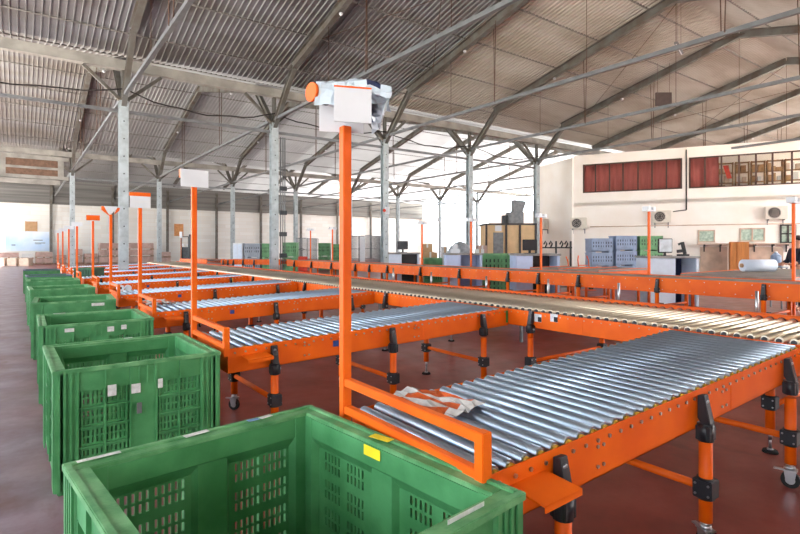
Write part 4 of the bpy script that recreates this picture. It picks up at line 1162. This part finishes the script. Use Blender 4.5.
t = thing('white_panel', 'tall narrow white panel standing among the cage trolleys', 'panel', (x, y, 0), -TH); q = MB(); q.box(-.16, .16, -.02, .02, .02, zy(236.5, 33.5)); q.build('board', WHITE, t); q = MB(); q.box(-.2, .2, -.15, .15, 0, .03); q.build('foot', GREYM, t)
# red pallet truck
x, y = at_d(304, 30); t = thing('pallet_truck', 'red pallet truck parked before the cage trolleys', 'pallet truck', (x, y, 0), -TH+.4)
q = MB(); q.box(-.26, -.10, -.9, .2, .05, .13); q.box(.10, .26, -.9, .2, .05, .13); q.build('forks', RED, t, bevel=.01)
q = MB(); q.box(-.26, .26, .2, .42, .05, .95); q.build('motor_housing', RED, t, bevel=.03)
q = MB(); q.tube([(0, .40, .9), (0, .55, 1.3), (-.16, .56, 1.36), (0, .57, 1.42), (.16, .56, 1.36), (0, .55, 1.3)], .02); q.build('handle', BLACKP, t)
q = MB()
for s in (-.12, .12): q.cyl((s-.03, .32, .07), (s+.03, .32, .07), .07, n=12)
q.build('wheels', RUBBER, t)
# forklift at left
x, y = at_d(188.5, 35); t = thing('stacker_truck', 'dark stacker truck with raised mast beside the orange square board', 'stacker truck', (x, y, 0), -TH)
q = MB(); q.box(-.32, .32, -.5, .3, .1, 1.5); q.build('body', DKMACH, t, bevel=.05)
q = MB()
for s in (-.25, .25): q.box(s-.04, s+.04, -.62, -.52, .05, 2.2)
for z in (.5, 1.2, 2.15): q.box(-.25, .25, -.62, -.52, z, z+.06)
q.build('mast', BLACKP, t); q = MB(); q.box(.0, .16, .05, .2, 1.5, 2.35); q.build('battery_post', DKMACH, t)
q = MB(); q.box(-.22, -.1, -.55, -.46, 1.55, 1.7); q.box(.1, .22, -.55, -.46, 1.55, 1.7); q.build('lamps', WHITE, t)
q = MB()
for sx in (-.24, .24):
    for sy in (-.35, .2): q.cyl((sx-.05, sy, .12), (sx+.05, sy, .12), .12, n=14)
q.build('wheels', RUBBER, t)
x, y = at_d(181, 34); t = thing('sign_stand', 'thin pale orange stand with white head in front of the orange square board', 'stand', (x, y, 0), -TH)
q = MB(); q.box(-.02, .02, -.02, .02, .0, 2.1); q.build('post', mat('pale_orange_paint', (230, 150, 110), .5), t); q = MB(); q.box(-.08, .08, -.04, .04, 2.1, 2.5); q.build('head', WHITE, t); q = MB(); q.box(-.18, .18, -.18, .18, 0, .02); q.build('base', GREYM, t)

# boards and banner on the far wall
def wallthing(name, label, cat, px0, px1, y0, y1, m_, group=None, proud=.05):
    Y = 57.9-proud/2; u0, u1 = (px0-400)/F, (px1-400)/F
    X_ = lambda u: Y*(ST+CT*u)/(CT-ST*u)
    xa, xb = X_(u0), X_(u1); d = ST*(xa+xb)/2+CT*Y; z0, z1 = zy(y1, d), zy(y0, d)
    t = thing(name, label, cat, ((xa+xb)/2, Y, z0), 0, group)
    q = MB(); q.box(-(xb-xa)/2, (xb-xa)/2, -proud/2, proud/2, 0, z1-z0); q.build('board', m_, t, bevel=.006)
    for s in (-1, 1): q = MB(); q.box(s*(xb-xa)/2-.03, s*(xb-xa)/2+.03, -proud/2-.01, proud/2, -.02, z1-z0+.02); q.build('edge_strip', m_, t)
    return t
BAN = mat('white_blue_banner', (232, 238, 244), .6, 0, .04, .35, rgb2=(176, 206, 238))
b_ = wallthing('wall_banner', 'large white and pale blue banner on the far wall at left', 'banner', 6, 49, 231.5, 251, BAN)
q = MB()
for (x0, x1, z0, z1) in ((.4, 1.1, .95, 1.02), (.5, 1.3, .7, .76), (.55, 1.0, .62, .66), (-1.2, -.9, .5, .58)): q.box(x0, x1, -.032, -.026, z0, z1)
q.build('printed_marks', GREYM, b_)
wallthing('square_board', 'brown square cardboard notice above the banner on the far wall', 'board', 25.5, 37, 221.5, 231.2, CARD)
wallthing('square_board', 'orange brown square board on the far wall above the stacker truck', 'board', 174.5, 183, 224, 236, mat('orange_board', (214, 150, 96), .7))
# pallets of brick coloured boxes along the far wall
pl = [(0, 18, 252.5, 45), (36, 52, 252, 45.5), (22, 33, 253.5, 45.2), (56, 66, 255, 46), (71, 82, 249, 46), (84, 97, 253.5, 46.5), (99, 118, 243, 47), (128, 153, 243, 48), (160, 170, 252, 49)]
plab = ['pinkish boxed pallet load at the left edge by the far wall', 'pinkish boxed pallet load under the right end of the banner', 'pale boxed pallet load with white sheet under the banner', 'low pinkish pallet load behind the farthest conveyor posts',
        'pinkish pallet load just right of the thin grey column', 'low pinkish pallet load left of the tall pallet stacks', 'tall stack of pinkish pallets left of the nearest grey column', 'tall stack of pinkish pallets right of the nearest grey column', 'small beige pallet load left of the orange square board']
for i, (a_, c_, yt, d) in enumerate(pl):
    loc, w_, h = bgbox(a_, c_, yt, d, 1.); w_ *= .92
    t = thing('pallet_load', plab[i], 'pallet load', loc, 0, 'pallet loads along the far wall')
    n_ = 3 if h > 1.5 else 2; hh = h/n_
    for l in range(n_):
        q = MB(); q.box(-w_/2, w_/2, -.5, .5, l*hh, l*hh+.03); q.box(-w_/2, w_/2, -.5, .5, l*hh+.10, l*hh+.13)
        for s in (-1, 0, 1): q.box(s*(w_/2-.08)-.06, s*(w_/2-.08)+.06, -.5, .5, l*hh+.03, l*hh+.10)
        q.build('pallet', PALW, t)
        q = MB(); q.box(-w_/2+.03, w_/2-.03, -.47, .47, l*hh+.13, (l+1)*hh-.005); q.build('load', (CARDP, PAPER, CARDP)[0 if i != 2 else 1], t, bevel=.02)
# low grey stones/rubble sacks at left edge
for i, px in enumerate((2, 14, 26)):
    loc = at_d(px, 41)
    q = MB(); q.box(-.42, .42, -.3, .3, 0, .10); q.box(-.38, .38, -.28, .28, .10, .62); 
    tag(q.build('pale_block', BEIGE, None, (loc[0], loc[1], 0), -TH, bevel=.04), '%s pale block on the floor before the pallet loads at the left edge' % ['leftmost', 'middle', 'rightmost'][i], 'block', 'pale blocks at the left edge')

# brown clerestory panels at far left
t = thing('clerestory_panel', 'pale framed partition with brown panels hanging under the roof at far left', 'partition', (0, 38.1, 0))
q = MB(); q.box(-9, 2.45, -.1, .1, 5.6, 5.8); q.box(-9, 2.45, -.1, .1, 6.75, 7.0)
for x in (-4.5, -.95, 1.9): q.box(x, x+.3, -.1, .1, 5.8, 6.75)
q.box(-.65, 1.9, -.08, .08, 6.18, 6.32); q.build('frame', GIRDER, t)
q = MB(); q.box(-9, 2.2, -.04, .04, 5.8, 6.75); q.build('brown_panel', mat('brown_panel', (120, 92, 74), .8), t)
q = MB(); q.box(-9, 2.0, -.2, .2, 5.3, 5.55); q.build('lower_beam', GIRDER, t)
# hanging brown plate
d = 22.0; x, y = at_d(663.5, d); t = thing('hanging_plate', 'dark brown square plate hanging from a roof tie at upper right', 'plate', (x, y, zy(106, d)), -TH)
h = zy(92.5, d)-zy(106, d); q = MB(); q.box(-.34, .34, -.03, .03, 0, h); q.build('plate', mat('brown_plate', (70, 56, 52), .7), t, bevel=.01)
zroof = slope_z(y)+.2
q = MB()
for s in (-.25, .25): q.cyl((s, 0, h), (s, 0, zroof-zy(106, d)), .008, n=5)
q.build('hanger_rod', RUST, t)
d = 17.5; x, y = at_d(679, d); z = zy(49, d); t = thing('strip_light', 'small pale strip light hanging under the front roof at upper right', 'light fixture', (x, y, z), .3)
q = MB(); q.box(-.6, .6, -.06, .06, 0, .06); q.build('housing', GREYM, t, bevel=.01); q = MB(); q.cyl((-.55, 0, -.02), (.55, 0, -.02), .02, n=8); q.build('tube', WHITE, t)
q = MB()
for s in (-.4, .4): q.cyl((s, 0, .06), (s, 0, slope_z(y)+.25-z), .006, n=5)
q.build('hanger_rod', RUST, t)
# white horizontal lamp tube behind the fourth sign
x, y = at_d(107, 11.5); 
# plastic roll on the far right branch belt
x, y = at_d(757, 9.6); z = Z2+.01
rt = thing('film_roll', 'pale blue roll of plastic film lying on the branch belt at far right', 'roll', (0, 0, 0))
br_ = [o for o in bpy.data.objects if o.name == 'branch_belt'][0]; yb_ = br_.location.y
p0 = Vector((*at_d(742, 9.3), 0))
rt.location = (11.4, 3.98, z+.13); rt.rotation_euler = (0, 0, -TH)
q = MB(); q.cyl((-.30, 0, 0), (.30, 0, 0), .115, n=24); q.build('film', DESKW, rt); q = MB(); q.cyl((-.33, 0, 0), (.33, 0, 0), .04, n=14); q.build('core', CARD, rt)
# junction box and cables on the second front column
t = thing('cable_riser', 'bundle of pipes and little boxes fixed up the second front column', 'pipe', (XK[1]+.22, YV[1]-.1, 0))
q = MB()
for s in (0, .09, .17): q.cyl((s, 0, 0), (s, 0, 5.6), .02, n=6)
q.build('pipes', GREYM, t); q = MB()
for z in (1.1, 1.9, 2.7, 3.6): q.box(-.05, .22, -.08, -.0, z, z+.16)
q.build('boxes', DKMACH, t)
t = thing('switch_box', 'small white switch box with red lamp on the third front column', 'switch box', (XK[2], YV[1]-.13, 2.9))
q = MB(); q.box(-.1, .1, -.1, 0, 0, .3); q.build('case', WHITE, t, bevel=.01); q = MB(); q.sphere((-.16, -.08, .15), .07); q.build('lamp', RED, t)

# ------------------------------------------------------------------ person at the right edge
d = 12.2; x, y = at_d(797.5, d)
def skin_figure(name, verts, edges, mt, parent, sub=2):
    me = bpy.data.meshes.new(name); me.from_pydata([v[:3] for v in verts], edges, [])
    o = bpy.data.objects.new(name, me); COL.objects.link(o); o.parent = parent
    md = o.modifiers.new('Skin', 'SKIN'); md.use_smooth_shade = True
    if not me.skin_vertices: 
        bm = bmesh.new(); bm.from_mesh(me); bm.verts.layers.skin.verify(); bm.to_mesh(me); bm.free()
    for i, v in enumerate(verts):
        me.skin_vertices[0].data[i].radius = (v[3], v[4] if len(v) > 4 else v[3]); me.skin_vertices[0].data[i].use_root = (i == 0)
    s = o.modifiers.new('Sub', 'SUBSURF'); s.levels = sub; s.render_levels = sub
    me.materials.append(mt); return o
pt = thing('person', 'person in dark top standing by the post at the right edge, facing left', 'person', (x, y, 0), -TH)
V = [(0, 0, .95, .15, .11), (0, 0, 1.15, .14, .10), (0, 0, 1.36, .17, .11), (0, 0, 1.47, .07, .07), (-.01, 0, 1.53, .055), (-.02, 0, 1.60, .075, .085), (-.03, 0, 1.68, .075, .085),
     (.0, -.19, 1.42, .055), (-.08, -.24, 1.16, .045), (-.30, -.22, 1.10, .036), (-.38, -.21, 1.11, .030),
     (.0, .19, 1.42, .055), (-.05, .24, 1.16, .045), (-.26, .22, 1.08, .036), (-.34, .21, 1.08, .030),
     (0, -.10, .90, .085), (-.01, -.10, .50, .06), (.02, -.10, .09, .042), (-.14, -.10, .04, .036),
     (0, .10, .90, .085), (-.02, .10, .50, .06), (.01, .10, .09, .042), (-.15, .10, .04, .036)]
Ed = [(0, 1), (1, 2), (2, 3), (3, 4), (4, 5), (5, 6), (2, 7), (7, 8), (8, 9), (9, 10), (2, 11), (11, 12), (12, 13), (13, 14), (0, 15), (15, 16), (16, 17), (17, 18), (0, 19), (19, 20), (20, 21), (21, 22)]
skin_figure('body', V, Ed, SKIN, pt)
T = [(0, 0, .92, .17, .13), (0, 0, 1.15, .16, .12), (0, 0, 1.36, .19, .13), (0, 0, 1.45, .10, .09), (.0, -.19, 1.42, .07), (-.08, -.24, 1.16, .058), (-.20, -.23, 1.13, .05), (.0, .19, 1.42, .07), (-.05, .24, 1.16, .058), (-.17, .23, 1.12, .05)]
skin_figure('top', T, [(0, 1), (1, 2), (2, 3), (2, 4), (4, 5), (5, 6), (2, 7), (7, 8), (8, 9)], NAVYC, pt)
T = [(0, 0, .95, .17, .13), (0, -.10, .86, .10), (-.01, -.10, .5, .078), (.02, -.10, .10, .062), (0, .10, .86, .10), (-.02, .10, .5, .078), (.01, .10, .10, .062)]
skin_figure('trousers', T, [(0, 1), (1, 2), (2, 3), (0, 4), (4, 5), (5, 6)], TROUS, pt)
q = MB(); q.sphere((.005, 0, 1.685), .10, .092, .095, 14, 10); q.v = [(a_, b_, c_ if not (a_ < -.03 and c_ < 1.70) else max(c_, 1.70)) for a_, b_, c_ in q.v]; q.build('hair', HAIR, pt)
q = MB(); q.sphere((-.112, 0, 1.625), .016, .012, .018, 8, 6); q.sphere((-.02, -.082, 1.63), .02, .010, .028, 8, 6); q.sphere((-.02, .082, 1.63), .02, .010, .028, 8, 6); q.build('nose_and_ears', SKIN, pt)
q = MB()
for s in (-.032, .032): q.sphere((-.098, s, 1.655), .010, .012, .008, 8, 6)
q.build('eyes', HAIR, pt)
q = MB(); q.sphere((-.103, 0, 1.585), .008, .024, .006, 8, 6); q.build('mouth', RED, pt)
for s, (hx, hy, hz) in ((-1, (-.38, -.21, 1.11)), (1, (-.34, .21, 1.08))):
    q = MB(); q.sphere((hx-.045, hy, hz), .05, .038, .02, 10, 8)
    for k, L_ in enumerate((.062, .074, .070, .056)):
        yy = hy+(k-1.5)*.019; q.tube([(hx-.07, yy, hz), (hx-.095, yy, hz+.003), (hx-.085-L_*.55, yy, hz-.01), (hx-.085-L_*.75, yy, hz-.028)], .0085)
    q.tube([(hx-.03, hy-s*-.03, hz), (hx-.055, hy+s*.05, hz-.008), (hx-.08, hy+s*.055, hz-.016)], .0095); q.build('hand', SKIN, pt)
x, y = at_d(776, 12.8); t = thing('water_bottle', 'pale blue water bottle on the stand beside the person', 'bottle', (x, y, 1.02), 0)
q = MB(); q.cyl((0, 0, 0), (0, 0, .26), .11, n=18); q.cyl((0, 0, .26), (0, 0, .34), .11, .035, n=18); q.build('bottle', CRBLUE, t); q = MB(); q.cyl((0, 0, .34), (0, 0, .37), .035, n=12); q.build('cap', WHITE, t)
t = thing('bottle_stand', 'small grey stand under the pale blue water bottle', 'stand', (x, y, 0), 0)
q = MB(); q.box(-.2, .2, -.2, .2, .99, 1.02); q.build('top', GREYM, t)
for sx in (-1, 1):
    for sy in (-1, 1): q = MB(); q.box(sx*.17-.015, sx*.17+.015, sy*.17-.015, sy*.17+.015, 0, .99); q.build('leg', GREYM, t)

# ================================================================== LIGHT AND CAMERA
W = bpy.data.worlds.new('World'); SC.world = W; W.use_nodes = True
bg = W.node_tree.nodes['Background']; bg.inputs['Color'].default_value = (.86, .93, 1.0, 1); bg.inputs['Strength'].default_value = 3.0
_s = 1
def sun(name, energy, rot, col=(1, .96, .9)):
    l = bpy.data.lights.new(name, 'SUN'); l.energy = energy; l.angle = R(3); l.color = col
    o = bpy.data.objects.new(name, l); COL.objects.link(o); o.rotation_euler = rot; return o
def area(name, energy, loc, rot, sx, sy, col=(1, 1, 1)):
    l = bpy.data.lights.new(name, 'AREA'); l.shape = 'RECTANGLE'; l.size = sx; l.size_y = sy; l.energy = energy; l.color = col
    o = bpy.data.objects.new(name, l); COL.objects.link(o); o.location = loc; o.rotation_euler = rot; return o
sun('Sun', 30., (R(28), R(-22), 0))
cam = bpy.data.cameras.new('Camera'); cam.sensor_width = 36; cam.lens = F/800*36; cam.shift_y = -20/800; cam.clip_end = 300; cam.clip_start = .02
co = bpy.data.objects.new('Camera', cam); COL.objects.link(co); co.location = (0, 0, HC); co.rotation_euler = (R(90), 0, -TH); SC.camera = co
SC.view_settings.view_transform = 'Standard'; SC.view_settings.look = 'None'; SC.view_settings.gamma = 1; SC.view_settings.use_curve_mapping = False
SC.view_settings.exposure = 1.05
SC.cycles.max_bounces = 10; SC.cycles.diffuse_bounces = 6
SC.cycles.use_denoising = True
